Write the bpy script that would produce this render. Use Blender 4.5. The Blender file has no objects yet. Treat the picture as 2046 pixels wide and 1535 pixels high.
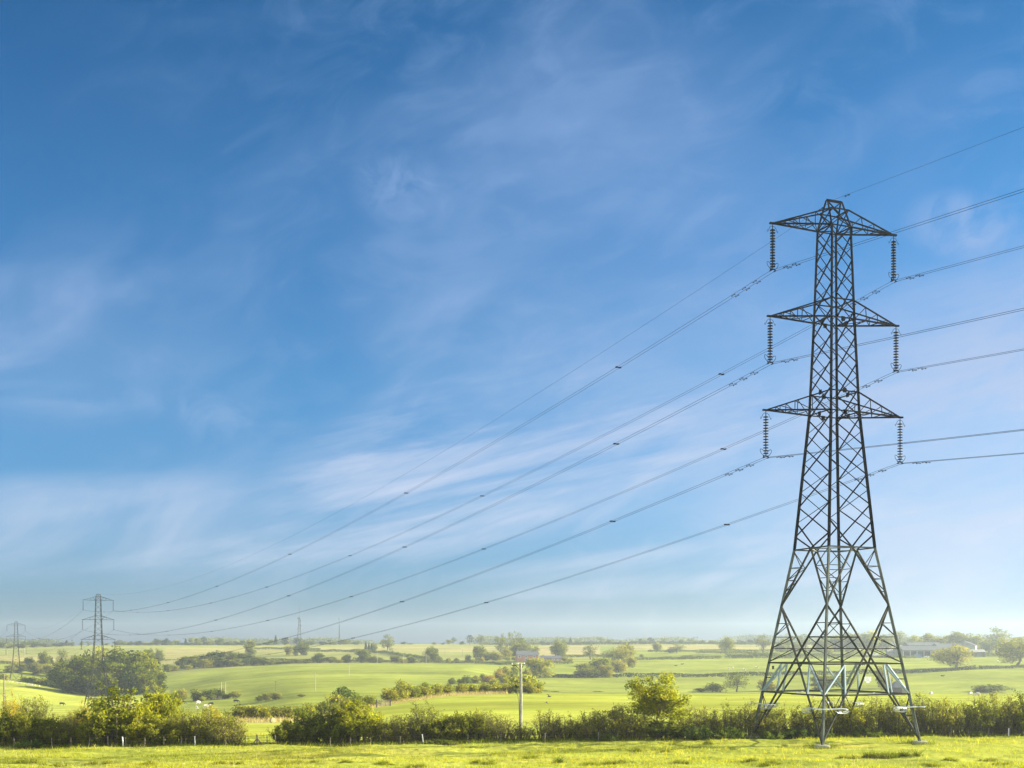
import bpy, math, random
import numpy as np
from mathutils import Vector, Matrix

R = math.radians
random.seed(7)
rng = np.random.default_rng(11)
SC = bpy.context.scene
COL = SC.collection

# ------------------------------------------------------------------ camera, sky, sun, exposure
FPX, CX, HOR = 2300.0, 1023.0, 1283.3          # focal length, centre column and eye level of the photograph, in its pixels
SUN_AZ, SUN_EL = R(74), R(20)                  # azimuth clockwise from the view direction (+Y)
cam = bpy.data.cameras.new('camera')
cam.sensor_width = 36.0
cam.lens = 36.0 * FPX / 2046.0
cam.shift_y = (HOR - 767.5) / 2046.0
cam.clip_start, cam.clip_end = 0.5, 12000.0
camo = bpy.data.objects.new('camera', cam)
COL.objects.link(camo)
camo.location = (0, 0, 0)
camo.rotation_euler = (R(90), 0, 0)
SC.camera = camo
SC.view_settings.view_transform = 'Standard'
SC.view_settings.look = 'None'
SC.view_settings.gamma = 1.0
SC.view_settings.exposure = 2.3
SC.cycles.use_denoising = True
SC.cycles.max_bounces = 6
SC.cycles.transparent_max_bounces = 8
SC.cycles.volume_bounces = 0

W = bpy.data.worlds.new('World')
SC.world = W
W.use_nodes = True


class NT:
    """small helper for writing node trees"""
    def __init__(s, tree):
        s.t = tree
        s.t.nodes.clear()

    def n(s, typ, **kw):
        nd = s.t.nodes.new(typ)
        for k, v in kw.items():
            setattr(nd, k, v)
        return nd

    def lk(s, a, b):
        s.t.links.new(a, b)

    def put(s, sock, v):
        if isinstance(v, (int, float)):
            sock.default_value = v
        elif isinstance(v, (tuple, list)):
            sock.default_value = tuple(v) + ((1.0,) if len(v) == 3 and sock.type == 'RGBA' else ())
        else:
            s.lk(v, sock)

    def math(s, op, a, b=0.0, c=0.0, clamp=False):
        nd = s.n('ShaderNodeMath', operation=op, use_clamp=clamp)
        for i, v in enumerate((a, b, c)):
            s.put(nd.inputs[i], v)
        return nd.outputs[0]

    def mix(s, fac, a, b, blend='MIX'):
        nd = s.n('ShaderNodeMix', data_type='RGBA', blend_type=blend)
        s.put(nd.inputs['Factor'], fac)
        s.put(nd.inputs[6], a)
        s.put(nd.inputs[7], b)
        return nd.outputs[2]

    def xyz(s, x, y, z=0.0):
        nd = s.n('ShaderNodeCombineXYZ')
        for i, v in enumerate((x, y, z)):
            s.put(nd.inputs[i], v)
        return nd.outputs[0]

    def noise(s, vec, scale, detail=4.0, rough=0.55, dist=0.0):
        nd = s.n('ShaderNodeTexNoise', noise_dimensions='3D')
        if vec is not None:
            s.lk(vec, nd.inputs['Vector'])
        nd.inputs['Scale'].default_value = scale
        nd.inputs['Detail'].default_value = detail
        nd.inputs['Roughness'].default_value = rough
        nd.inputs['Distortion'].default_value = dist
        return nd.outputs['Fac']

    def ramp(s, fac, stops, interp='LINEAR'):
        nd = s.n('ShaderNodeValToRGB')
        cr = nd.color_ramp
        cr.interpolation = interp
        while len(cr.elements) < len(stops):
            cr.elements.new(0.5)
        for e, (p, c) in zip(cr.elements, stops):
            e.position = p
            e.color = tuple(c) + (1.0,) if len(c) == 3 else tuple(c)
        s.put(nd.inputs[0], fac)
        return nd.outputs[0]

    def sstep(s, v, lo, hi):
        nd = s.n('ShaderNodeMapRange', interpolation_type='SMOOTHSTEP')
        s.put(nd.inputs['Value'], v)
        nd.inputs['From Min'].default_value = lo
        nd.inputs['From Max'].default_value = hi
        return nd.outputs['Result']


def build_world():
    t = NT(W.node_tree)
    out = t.n('ShaderNodeOutputWorld')
    bg = t.n('ShaderNodeBackground')
    sky = t.n('ShaderNodeTexSky', sky_type='NISHITA')
    sky.sun_disc = False
    sky.sun_elevation = SUN_EL
    sky.sun_rotation = SUN_AZ
    sky.altitude = 100.0
    sky.air_density = 1.0
    sky.dust_density = 0.6
    sky.ozone_density = 2.0
    co = t.n('ShaderNodeTexCoord')
    sp = t.n('ShaderNodeSeparateXYZ')
    t.lk(co.outputs['Generated'], sp.inputs[0])
    x, y, z = sp.outputs
    yy = t.math('MAXIMUM', t.math('ABSOLUTE', y), 0.08)
    a = t.math('DIVIDE', x, yy)                       # tangent of the azimuth
    e = t.math('DIVIDE', t.math('MAXIMUM', z, 0.0), yy)   # tangent of the elevation
    ae = t.xyz(a, e)

    def blob(a0, e0, ra, re, ang=0.0, lo=0.0, hi=1.0):
        """a soft elliptical patch of sky, 1 in its middle and 0 at its rim"""
        da, de = t.math('SUBTRACT', a, a0), t.math('SUBTRACT', e, e0)
        ca, sa = math.cos(ang), math.sin(ang)
        u = t.math('DIVIDE', t.math('ADD', t.math('MULTIPLY', da, ca), t.math('MULTIPLY', de, sa)), ra)
        v = t.math('DIVIDE', t.math('SUBTRACT', t.math('MULTIPLY', de, ca), t.math('MULTIPLY', da, sa)), re)
        r2 = t.math('ADD', t.math('MULTIPLY', u, u), t.math('MULTIPLY', v, v))
        return t.sstep(r2, 1.0, 0.0)

    def fib(ang, sx, sy, seed, scale, detail=5.0, rough=0.55, dist=0.4):
        """fibrous cirrus: noise stretched along one direction of the sky"""
        ca, sa = math.cos(ang), math.sin(ang)
        u = t.math('ADD', t.math('MULTIPLY', a, ca), t.math('MULTIPLY', e, sa))
        v = t.math('SUBTRACT', t.math('MULTIPLY', e, ca), t.math('MULTIPLY', a, sa))
        return t.noise(t.xyz(t.math('MULTIPLY', u, sx), t.math('MULTIPLY', v, sy), seed), scale, detail, rough, dist)

    mul, add, mx = (lambda p, q: t.math('MULTIPLY', p, q)), (lambda p, q: t.math('ADD', p, q)), (lambda p, q: t.math('MAXIMUM', p, q))
    # broad thin veils
    mott = mul(t.sstep(fib(0.35, 7.0, 13.0, 6.6, 1.6, 7.0, 0.64, 1.1), 0.42, 0.80), mul(t.sstep(t.math('ADD', t.math('MULTIPLY', a, 1.0), 0.55), 0.0, 0.6), 0.26))
    fibre = add(0.55, mul(t.sstep(fib(0.26, 5.0, 46.0, 3.3, 1.5, 5.0, 0.62, 0.7), 0.32, 0.72), 0.62))
    big = t.sstep(fib(0.45, 1.6, 3.2, 1.3, 1.7, 5.0, 0.5, 0.6), 0.40, 0.72)
    veil = mul(mul(big, 0.30), t.sstep(t.math('ADD', t.math('MULTIPLY', a, 0.9), 0.62), 0.15, 0.7))
    soft = fib(0.30, 3.0, 7.0, 4.1, 1.5, 6.0, 0.58, 0.5)
    softm = t.sstep(soft, 0.38, 0.75)
    right = mul(mul(blob(0.46, 0.19, 0.36, 0.19, 0.22), add(0.55, mul(softm, 0.6))), add(0.62, mul(fibre, 0.38)))
    centre = mul(blob(0.06, 0.34, 0.24, 0.24, 0.9), add(0.16, mul(softm, 0.36)))
    leftband = mul(blob(-0.40, 0.10, 0.30, 0.055, 0.02), add(0.08, mul(softm, 0.55)))
    leftmid = mul(blob(-0.42, 0.265, 0.20, 0.09, -0.1), add(0.14, mul(softm, 0.50)))
    # the long bright streak low in the middle, rising to the right
    strk = fib(0.22, 2.2, 15.0, 9.7, 1.7, 6.0, 0.6, 0.5)
    s1 = mul(blob(0.03, 0.158, 0.34, 0.07, 0.22), mul(t.sstep(strk, 0.30, 0.72), fibre))
    s2 = mul(blob(-0.05, 0.185, 0.22, 0.07, 0.40), mul(mul(t.sstep(strk, 0.38, 0.74), fibre), 0.75))
    s3 = mul(blob(0.16, 0.075, 0.26, 0.016, 0.10), mul(t.sstep(strk, 0.30, 0.7), 0.7))
    s4 = mul(blob(0.17, 0.052, 0.24, 0.012, 0.06), mul(t.sstep(strk, 0.25, 0.6), 0.55))
    s5 = mul(blob(0.42, 0.225, 0.20, 0.045, 0.26), mul(mul(t.sstep(soft, 0.3, 0.65), fibre), 0.95))
    s6 = mul(blob(-0.36, 0.125, 0.20, 0.030, 0.05), mul(t.sstep(strk, 0.3, 0.7), 0.36))
    s7 = mul(blob(-0.40, 0.225, 0.10, 0.03, -0.12), mul(t.sstep(soft, 0.35, 0.7), 0.4))
    s8 = mul(blob(-0.38, 0.33, 0.18, 0.05, -0.05), mul(t.sstep(soft, 0.36, 0.72), 0.30))
    s9 = mul(blob(-0.15, 0.085, 0.30, 0.030, 0.10), mul(mul(t.sstep(strk, 0.32, 0.7), fibre), 0.45))
    wisp = fib(-0.5, 5.0, 9.0, 2.2, 2.0, 6.0, 0.62, 0.9)
    w1 = mul(blob(-0.27, 0.225, 0.09, 0.06, -0.5), mul(t.sstep(wisp, 0.45, 0.8), 0.35))
    puff = t.noise(ae, 26.0, 6.0, 0.6, 0.8)
    p1 = mul(blob(-0.095, 0.392, 0.055, 0.040, -0.3), mul(t.sstep(puff, 0.30, 0.72), 0.56))
    p2 = mul(blob(0.392, 0.362, 0.062, 0.036, -0.12), mul(t.sstep(puff, 0.25, 0.68), 0.78))
    p3 = mul(blob(0.33, 0.18, 0.12, 0.05, 0.0), mul(t.sstep(puff, 0.35, 0.8), 0.12))
    m = veil
    for k in (mott, s6, s7, s8, s9, right, centre, leftband, leftmid, s1, s2, s3, s4, s5, w1, p1, p2, p3):
        m = t.math('SUBTRACT', add(m, k), mul(m, k))
    m = t.math('MULTIPLY', m, t.sstep(e, -0.005, 0.03))
    m = t.math('MINIMUM', m, 0.92)
    # unseen bright cloud bank added behind the viewer to lighten the shaded fronts
    bank = mul(t.sstep(t.math('MULTIPLY', y, -1.0), 0.05, 0.5), t.sstep(t.noise(co.outputs['Generated'], 2.2, 5.0, 0.55), 0.34, 0.56))
    # the clear sky between the clouds: the model sky, bluer aloft and cooler at the horizon
    tint = t.ramp(t.math('DIVIDE', e, 0.6), [(0.0, (.125, .215, .46)), (.035, (.165, .285, .53)), (.08, (.187, .325, .56)), (.2, (.20, .385, .59)), (.38, (.185, .425, .61)), (.65, (.145, .405, .595)), (.95, (.062, .315, .50))])
    base = t.mix(1.0, sky.outputs[0], tint, 'MULTIPLY')
    # cloud light: warm white near the horizon, lavender high up
    ccol = t.mix(t.sstep(e, 0.02, 0.40), CLOUD_LOW, CLOUD_HIGH)
    skyc = t.mix(bank, t.mix(m, base, ccol), (9.0, 9.0, 8.8))
    t.lk(skyc, bg.inputs[0])
    bg.inputs[1].default_value = SKY_STRENGTH
    t.lk(bg.outputs[0], out.inputs[0])


SKY_STRENGTH = 0.05
CLOUD_LOW = (2.55, 2.90, 3.6)
CLOUD_HIGH = (1.25, 1.90, 3.2)
build_world()

sl = bpy.data.lights.new('sun', 'SUN')
sl.energy = 5.0
sl.angle = R(0.53)
sl.color = (1.0, 0.89, 0.66)
sun = bpy.data.objects.new('sun', sl)
COL.objects.link(sun)
SUNV = Vector((math.sin(SUN_AZ) * math.cos(SUN_EL), math.cos(SUN_AZ) * math.cos(SUN_EL), math.sin(SUN_EL)))
sun.rotation_euler = (-SUNV).to_track_quat('-Z', 'Y').to_euler()
sun.location = SUNV * 500


# ------------------------------------------------------------------ materials
def surf(name, col, rough=0.7, metal=0.0, var=0.12, scale=3.0, col2=None, bump=0.0, spec=0.5):
    m = bpy.data.materials.new(name)
    m.use_nodes = True
    t = NT(m.node_tree)
    out = t.n('ShaderNodeOutputMaterial')
    p = t.n('ShaderNodeBsdfPrincipled')
    co = t.n('ShaderNodeTexCoord')
    f = t.noise(co.outputs['Object'], scale, 5.0, 0.6)
    d = col2 if col2 else tuple(min(1, c * (1 + var * 2)) for c in col)
    a = col if col2 else tuple(c * (1 - var * 2) for c in col)
    t.put(p.inputs['Base Color'], t.ramp(f, [(0.3, a), (0.7, d)]))
    p.inputs['Roughness'].default_value = rough
    p.inputs['Metallic'].default_value = metal
    p.inputs['Specular IOR Level'].default_value = spec
    if bump:
        b = t.n('ShaderNodeBump')
        b.inputs['Strength'].default_value = bump
        t.lk(f, b.inputs['Height'])
        t.lk(b.outputs[0], p.inputs['Normal'])
    t.lk(p.outputs[0], out.inputs[0])
    return m


def leafmat(name, stops, trans=0.45, tcol=(1.02, 1.08, 0.55), objvar=0.18):
    """leaves: diffuse and translucent, their own colours spread over the 'tint' attribute"""
    m = bpy.data.materials.new(name)
    m.use_nodes = True
    t = NT(m.node_tree)
    out = t.n('ShaderNodeOutputMaterial')
    at = t.n('ShaderNodeAttribute', attribute_name='tint')
    oi = t.n('ShaderNodeObjectInfo')
    f = t.math('ADD', at.outputs['Fac'], t.math('MULTIPLY', t.math('SUBTRACT', oi.outputs['Random'], 0.5), objvar * 2), clamp=True)
    c = t.ramp(f, stops)
    d = t.n('ShaderNodeBsdfDiffuse')
    tr = t.n('ShaderNodeBsdfTranslucent')
    t.put(d.inputs[0], c)
    t.put(tr.inputs[0], t.mix(1.0, c, tcol, 'MULTIPLY'))
    mx = t.n('ShaderNodeMixShader')
    mx.inputs[0].default_value = trans
    t.lk(d.outputs[0], mx.inputs[1])
    t.lk(tr.outputs[0], mx.inputs[2])
    t.lk(mx.outputs[0], out.inputs[0])
    return m


MT = {
    'steel': surf('galvanised_steel', (0.080, 0.094, 0.082), 0.8, 0.0, 0.22, 0.9, spec=0.15),  # the lower legs' hazy paleness is put into this colour
    'steel_dark': surf('silhouette_steel', (0.0020, 0.0023, 0.003), 0.95, 0.0, 0.15, 1.5, spec=0.02),  # near-black: the upper tower's backlit silhouette put into the steel colour
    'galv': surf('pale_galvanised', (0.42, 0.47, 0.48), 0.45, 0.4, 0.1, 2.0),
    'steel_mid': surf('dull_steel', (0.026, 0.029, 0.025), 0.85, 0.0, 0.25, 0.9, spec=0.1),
    'galv_blue': surf('new_galvanised', (0.22, 0.30, 0.34), 0.5, 0.2, 0.08, 2.0),
    'glass': surf('insulator_porcelain', (0.0025, 0.003, 0.0035), 0.7, 0.0, 0.1, 4.0, spec=0.08),
    'wire': surf('aluminium_wire', (0.008, 0.009, 0.010), 0.9, 0.0, 0.05, 1.0, spec=0.05),
    'concrete': surf('concrete', (0.22, 0.22, 0.19), 0.9, 0.0, 0.15, 3.0),
    'white': surf('white_enamel', (0.60, 0.62, 0.62), 0.45, 0.0, 0.03, 2.0),
    'black': surf('black_plate', (0.02, 0.02, 0.02), 0.5, 0.0, 0.1, 2.0),
    'yellow': surf('yellow_enamel', (0.75, 0.55, 0.04), 0.5, 0.0, 0.05, 2.0),
    'wood': surf('weathered_wood', (0.12, 0.105, 0.08), 0.85, 0.0, 0.25, 6.0),
    'pole': surf('pole_wood', (0.26, 0.235, 0.195), 0.8, 0.0, 0.2, 5.0),
    'bark': surf('bark', (0.085, 0.068, 0.048), 0.95, 0.0, 0.25, 6.0),
    'bark_pale': surf('pale_bark', (0.16, 0.135, 0.095), 0.95, 0.0, 0.25, 6.0),
    'brick': surf('red_brick', (0.30, 0.15, 0.10), 0.9, 0.0, 0.12, 1.2),
    'slate': surf('slate_roof', (0.075, 0.085, 0.095), 0.7, 0.0, 0.12, 0.8),
    'sheet': surf('roof_sheet', (0.075, 0.086, 0.088), 0.55, 0.1, 0.08, 0.3),
    'cladding': surf('barn_cladding', (0.17, 0.18, 0.17), 0.8, 0.0, 0.12, 0.5),
    'darkwood': surf('dark_boarding', (0.045, 0.04, 0.036), 0.85, 0.0, 0.2, 1.5),
    'window': surf('window_glass', (0.03, 0.04, 0.05), 0.15, 0.0, 0.1, 1.0),
    'cow_black': surf('black_hide', (0.012, 0.011, 0.011), 0.75, 0.0, 0.2, 3.0),
    'cow_white': surf('white_hide', (0.55, 0.52, 0.46), 0.85, 0.0, 0.06, 3.0),
    'cow_pied': None,
    'wool': surf('wool', (0.50, 0.47, 0.41), 0.95, 0.0, 0.06, 6.0),
    'feather': surf('black_feathers', (0.01, 0.01, 0.012), 0.6, 0.0, 0.1, 6.0),
    'tyre': surf('tyre_rubber', (0.02, 0.02, 0.02), 0.9, 0.0, 0.1, 3.0),
    'bluebox': surf('blue_sheet', (0.10, 0.17, 0.30), 0.6, 0.1, 0.1, 1.0),
    'dry': surf('dry_grass', (0.42, 0.36, 0.20), 0.95, 0.0, 0.15, 1.5),
}


def pied():
    m = bpy.data.materials.new('black_and_white_hide')
    m.use_nodes = True
    t = NT(m.node_tree)
    out = t.n('ShaderNodeOutputMaterial')
    p = t.n('ShaderNodeBsdfPrincipled')
    co = t.n('ShaderNodeTexCoord')
    f = t.noise(co.outputs['Object'], 1.3, 2.0, 0.5)
    t.put(p.inputs['Base Color'], t.ramp(f, [(0.49, (0.012, 0.011, 0.011)), (0.52, (0.72, 0.69, 0.62))]))
    p.inputs['Roughness'].default_value = 0.8
    t.lk(p.outputs[0], out.inputs[0])
    return m


MT['cow_pied'] = pied()
LF = {
    'hedge': leafmat('hedge_leaf', [(0.0, (0.095, 0.112, 0.014)), (0.5, (0.182, 0.198, 0.026)), (1.0, (0.37, 0.345, 0.036))], 0.58),
    'twig': leafmat('twiggy_leaf', [(0.0, (0.105, 0.104, 0.026)), (0.5, (0.195, 0.195, 0.034)), (1.0, (0.37, 0.34, 0.042))], 0.6),
    'dark': leafmat('dark_leaf', [(0.0, (0.058, 0.080, 0.012)), (0.5, (0.115, 0.140, 0.016)), (1.0, (0.30, 0.29, 0.024))], 0.55),
    'yellow': leafmat('yellow_leaf', [(0.0, (0.20, 0.17, 0.014)), (0.5, (0.38, 0.31, 0.018)), (1.0, (0.55, 0.42, 0.025))], 0.55),
    'lime': leafmat('lime_leaf', [(0.0, (0.105, 0.125, 0.012)), (0.5, (0.222, 0.238, 0.02)), (1.0, (0.40, 0.37, 0.026))], 0.6),
    'bramble': leafmat('bramble_leaf', [(0.0, (0.050, 0.080, 0.020)), (0.5, (0.095, 0.135, 0.028)), (1.0, (0.17, 0.20, 0.035))], 0.4),
    'oak': leafmat('oak_leaf', [(0.0, (0.065, 0.085, 0.016)), (0.5, (0.135, 0.155, 0.024)), (1.0, (0.24, 0.23, 0.032))], 0.45),
    'wood': leafmat('woodland_leaf', [(0.0, (0.034, 0.052, 0.007)), (0.5, (0.078, 0.102, 0.010)), (1.0, (0.24, 0.24, 0.018))], 0.4),
    'autumn': leafmat('autumn_leaf', [(0.0, (0.12, 0.13, 0.02)), (0.5, (0.225, 0.22, 0.03)), (1.0, (0.37, 0.31, 0.04))], 0.5),
    'rust': leafmat('rust_leaf', [(0.0, (0.15, 0.11, 0.025)), (0.5, (0.26, 0.18, 0.035)), (1.0, (0.37, 0.25, 0.045))], 0.5),
    'fir': leafmat('fir_needle', [(0.0, (0.014, 0.028, 0.016)), (0.5, (0.026, 0.046, 0.024)), (1.0, (0.05, 0.07, 0.03))], 0.2),
    'grass': leafmat('grass_blade', [(0.0, (0.12, 0.17, 0.012)), (0.5, (0.27, 0.30, 0.018)), (1.0, (0.46, 0.43, 0.05))], 0.5, (1.1, 1.05, 0.7), 0.0),
    'tussock': leafmat('tussock_blade', [(0.0, (0.08, 0.11, 0.012)), (0.5, (0.17, 0.195, 0.018)), (1.0, (0.36, 0.33, 0.05))], 0.5),
    'strawgrass': leafmat('straw_blade', [(0.0, (0.25, 0.20, 0.09)), (0.5, (0.40, 0.33, 0.16)), (1.0, (0.52, 0.44, 0.23))], 0.35),
}


# ------------------------------------------------------------------ mesh helpers
class MB:
    """collects quads (shared vertices inside each piece) and links them as ONE mesh object"""
    def __init__(s):
        s.v, s.f, s.mi, s.ti, s.sm, s.n = [], [], [], [], [], 0

    def add(s, v, f, mi=0, tint=0.5, smooth=False):
        v = np.asarray(v, float)
        f = np.asarray(f, int)
        s.v.append(v)
        s.f.append(f + s.n)
        s.mi.append(np.full(len(f), mi))
        s.ti.append(np.full(len(f), tint) if np.isscalar(tint) else np.asarray(tint))
        s.sm.append(np.full(len(f), smooth))
        s.n += len(v)
        return s

    def box(s, c, d, mi=0, rz=0.0):
        q = np.array([[x, y, z] for z in (-.5, .5) for y in (-.5, .5) for x in (-.5, .5)]) * np.asarray(d, float)
        if rz:
            k, l = math.cos(rz), math.sin(rz)
            q = np.stack([q[:, 0] * k - q[:, 1] * l, q[:, 0] * l + q[:, 1] * k, q[:, 2]], 1)
        return s.add(q + np.asarray(c, float), [[0, 2, 3, 1], [4, 5, 7, 6], [0, 1, 5, 4], [1, 3, 7, 5], [3, 2, 6, 7], [2, 0, 4, 6]], mi)

    def bar(s, p, q, w, h=None, mi=0):
        p, q = np.asarray(p, float), np.asarray(q, float)
        d = q - p
        L = np.linalg.norm(d)
        if L < 1e-6:
            return s
        d /= L
        up = np.array([0, 0, 1.0]) if abs(d[2]) < 0.95 else np.array([1.0, 0, 0])
        a = np.cross(d, up)
        a /= np.linalg.norm(a)
        b = np.cross(a, d)
        h = h or w
        c = [(-.5, -.5), (.5, -.5), (.5, .5), (-.5, .5)]
        v = [p + a * w * i + b * h * j for i, j in c] + [q + a * w * i + b * h * j for i, j in c]
        return s.add(v, [[0, 1, 2, 3], [7, 6, 5, 4], [0, 4, 5, 1], [1, 5, 6, 2], [2, 6, 7, 3], [3, 7, 4, 0]], mi)

    def tube(s, pts, rad, sides=5, mi=0, tint=0.5, closed=False):
        pts = np.asarray(pts, float)
        n = len(pts)
        rad = np.full(n, rad) if np.isscalar(rad) else np.asarray(rad)
        tg = np.gradient(pts, axis=0)
        if closed:
            tg = np.roll(pts, -1, 0) - np.roll(pts, 1, 0)
        tg /= np.linalg.norm(tg, axis=1)[:, None] + 1e-12
        ref = np.array([0, 0, 1.0]) if abs(tg[:, 2]).mean() < 0.8 else np.array([1.0, 0.15, 0])
        a = np.cross(tg, ref)
        a /= np.linalg.norm(a, axis=1)[:, None] + 1e-12
        b = np.cross(a, tg)
        an = np.arange(sides) * 2 * np.pi / sides
        v = pts[:, None, :] + rad[:, None, None] * (np.cos(an)[None, :, None] * a[:, None, :] + np.sin(an)[None, :, None] * b[:, None, :])
        f = []
        for i in range(n if closed else n - 1):
            j = (i + 1) % n
            for k in range(sides):
                l = (k + 1) % sides
                f.append([i * sides + k, i * sides + l, j * sides + l, j * sides + k])
        return s.add(v.reshape(-1, 3), f, mi, tint, True)

    def lathe(s, prof, c=(0, 0, 0), sides=10, mi=0):
        an = np.arange(sides) * 2 * np.pi / sides
        v = [[r * math.cos(t) + c[0], r * math.sin(t) + c[1], z + c[2]] for r, z in prof for t in an]
        f = [[i * sides + k, i * sides + (k + 1) % sides, (i + 1) * sides + (k + 1) % sides, (i + 1) * sides + k]
             for i in range(len(prof) - 1) for k in range(sides)]
        return s.add(v, f, mi)

    def leaves(s, pts, size, tint, mi=0, flat=0.0, aspect=1.5):
        """a quad leaf or leaf spray at each point, turned at random"""
        pts = np.asarray(pts, float)
        n = len(pts)
        size = np.full(n, size) if np.isscalar(size) else np.asarray(size)
        a = rng.normal(size=(n, 3))
        a[:, 2] *= (1 - flat * .6)
        a /= np.linalg.norm(a, axis=1)[:, None]
        b = rng.normal(size=(n, 3))
        b -= (b * a).sum(1)[:, None] * a
        b /= np.linalg.norm(b, axis=1)[:, None]
        a = a * (size * .5 * aspect)[:, None]
        b = b * (size * .5)[:, None]
        v = np.stack([pts - a, pts + b * .9 - a * .1, pts + a, pts - b * .9 - a * .1], 1).reshape(-1, 3)
        return s.add(v, np.arange(4 * n).reshape(n, 4), mi, tint)

    def blades(s, pts, h, w, tint, lean=0.35, mi=0):
        pts = np.asarray(pts, float)
        n = len(pts)
        an = rng.uniform(0, 2 * np.pi, n)
        d = np.stack([np.cos(an), np.sin(an), np.zeros(n)], 1)
        l = rng.normal(size=(n, 3)) * lean
        l[:, 2] = 1
        tip = pts + l * h[:, None]
        v = np.stack([pts - d * w[:, None], pts + d * w[:, None], tip + d * w[:, None] * .25, tip - d * w[:, None] * .25], 1).reshape(-1, 3)
        return s.add(v, np.arange(4 * n).reshape(n, 4), mi, tint)

    def mesh(s, name, mats):
        v = np.concatenate(s.v)
        f = np.concatenate(s.f)
        me = bpy.data.meshes.new(name)
        me.vertices.add(len(v))
        me.vertices.foreach_set('co', v.astype(np.float32).ravel())
        me.loops.add(f.size)
        me.loops.foreach_set('vertex_index', f.astype(np.int32).ravel())
        me.polygons.add(len(f))
        me.polygons.foreach_set('loop_start', (np.arange(len(f)) * 4).astype(np.int32))
        me.polygons.foreach_set('loop_total', np.full(len(f), 4, np.int32))
        me.polygons.foreach_set('use_smooth', np.concatenate(s.sm))
        for m in mats:
            me.materials.append(m)
        if len(mats) > 1:
            me.polygons.foreach_set('material_index', np.concatenate(s.mi).astype(np.int32))
        at = me.attributes.new('tint', 'FLOAT', 'FACE')
        at.data.foreach_set('value', np.concatenate(s.ti).astype(np.float32))
        me.update(calc_edges=True)
        return me

    def build(s, name, mats, parent=None, loc=None):
        if not isinstance(mats, (list, tuple)):
            mats = [mats]
        return link(name, s.mesh(name, mats), parent, loc)


def link(name, data, parent=None, loc=None):
    o = bpy.data.objects.new(name, data)
    COL.objects.link(o)
    if parent:
        o.parent = parent
    if loc is not None:
        o.location = loc
    return o


def tag(o, label, cat, group=None):
    o['label'] = label
    o['category'] = cat
    if group:
        o['group'] = group
    return o


def thing(name, label, cat, loc=(0, 0, 0), rz=0.0, group=None):
    o = link(name, None, None, loc)
    o.rotation_euler = (0, 0, rz)
    return tag(o, label, cat, group)


def copy_tree(o, parent=None):
    c = o.copy()
    COL.objects.link(c)
    if parent:
        c.parent = parent
    for ch in list(o.children):
        copy_tree(ch, c)
    return c


def structure(o):
    o['kind'] = 'structure'
    return o


# ------------------------------------------------------------------ the lie of the land
# per bearing (column of the photograph): depth and the row at which the ground there is seen, or the height directly
XS = np.array([-1300, 0, 200, 330, 480, 620, 760, 920, 1000, 1300, 1600, 1800, 2046, 3400], float)


def rows(D, y=None, z=None):
    D = np.array(D, float)
    if z is None:
        z = -(np.array(y, float) - HOR) / FPX * D
    return D, np.array(z, float)


NODES = [
    rows([3] * 14, z=[-8.6] * 14),
    rows([70] * 14, z=[-8.55] * 14),
    rows([94, 95, 95.5, 96, 96, 96.5, 97, 98, 98.6, 100.5, 104, 106, 108, 112], z=[-8.6] * 10 + [-8.62, -8.65, -8.75, -8.8]),
    rows([150] * 14, z=[-11, -11, -11, -11, -11, -11, -10.6, -10.3, -10.2, -10, -10, -10, -10, -10]),
    rows([210, 210, 210, 210, 210, 222, 250, 290, 295, 300, 300, 300, 300, 300],
         [1445, 1445, 1445, 1444, 1443, 1438, 1411, 1389, 1387, 1388, 1388, 1388, 1388, 1388]),
    rows([330, 330, 330, 330, 330, 330, 345, 400, 400, 400, 400, 400, 400, 400],
         [1428, 1428, 1430, 1428, 1425, 1413, 1413, 1394, 1394, 1394, 1394, 1394, 1394, 1394]),
    rows([480, 480, 480, 490, 500, 455, 480, 520, 520, 520, 520, 520, 520, 520],
         [1412, 1412, 1415, 1411, 1403, 1394, 1388, 1376, 1380, 1387, 1387, 1387, 1387, 1387]),
    rows([650, 650, 600, 600, 640, 640, 640, 660, 680, 700, 700, 700, 700, 700],
         [1340, 1358, 1391, 1388, 1366, 1355, 1352, 1350, 1356, 1355, 1349, 1345, 1338, 1330]),
    rows([760, 760, 700, 700, 730, 720, 720, 740, 760, 800, 800, 800, 800, 800],
         [1350, 1368, 1393, 1380, 1350, 1341, 1339, 1337, 1343, 1334, 1332, 1330, 1325, 1320]),
    rows([850, 850, 800, 800, 850, 860, 880, 900, 900, 920, 920, 920, 900, 900],
         [1335, 1346, 1375, 1352, 1334, 1328, 1326, 1326, 1323, 1319, 1315, 1314, 1314, 1310]),
    rows([1000, 1000, 1000, 1000, 1000, 1000, 1020, 1020, 1020, 1030, 1030, 1030, 1000, 1000],
         [1325, 1326, 1330, 1325, 1320, 1316, 1314, 1314, 1313, 1309, 1306, 1306, 1308, 1305]),
    rows([1200] * 14, [1310, 1310, 1308, 1305, 1304, 1302, 1301, 1302, 1301, 1299, 1298, 1299, 1301, 1300]),
    rows([1500] * 14, [1294, 1294.5, 1289.5, 1289, 1289.5, 1289, 1287.5, 1288, 1288, 1287, 1288, 1290, 1292, 1292]),
    rows([3000] * 14, z=[-24] * 14),
]
ND = np.array([n[0] for n in NODES])     # nodes x columns
NZ = np.array([n[1] for n in NODES])


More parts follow.
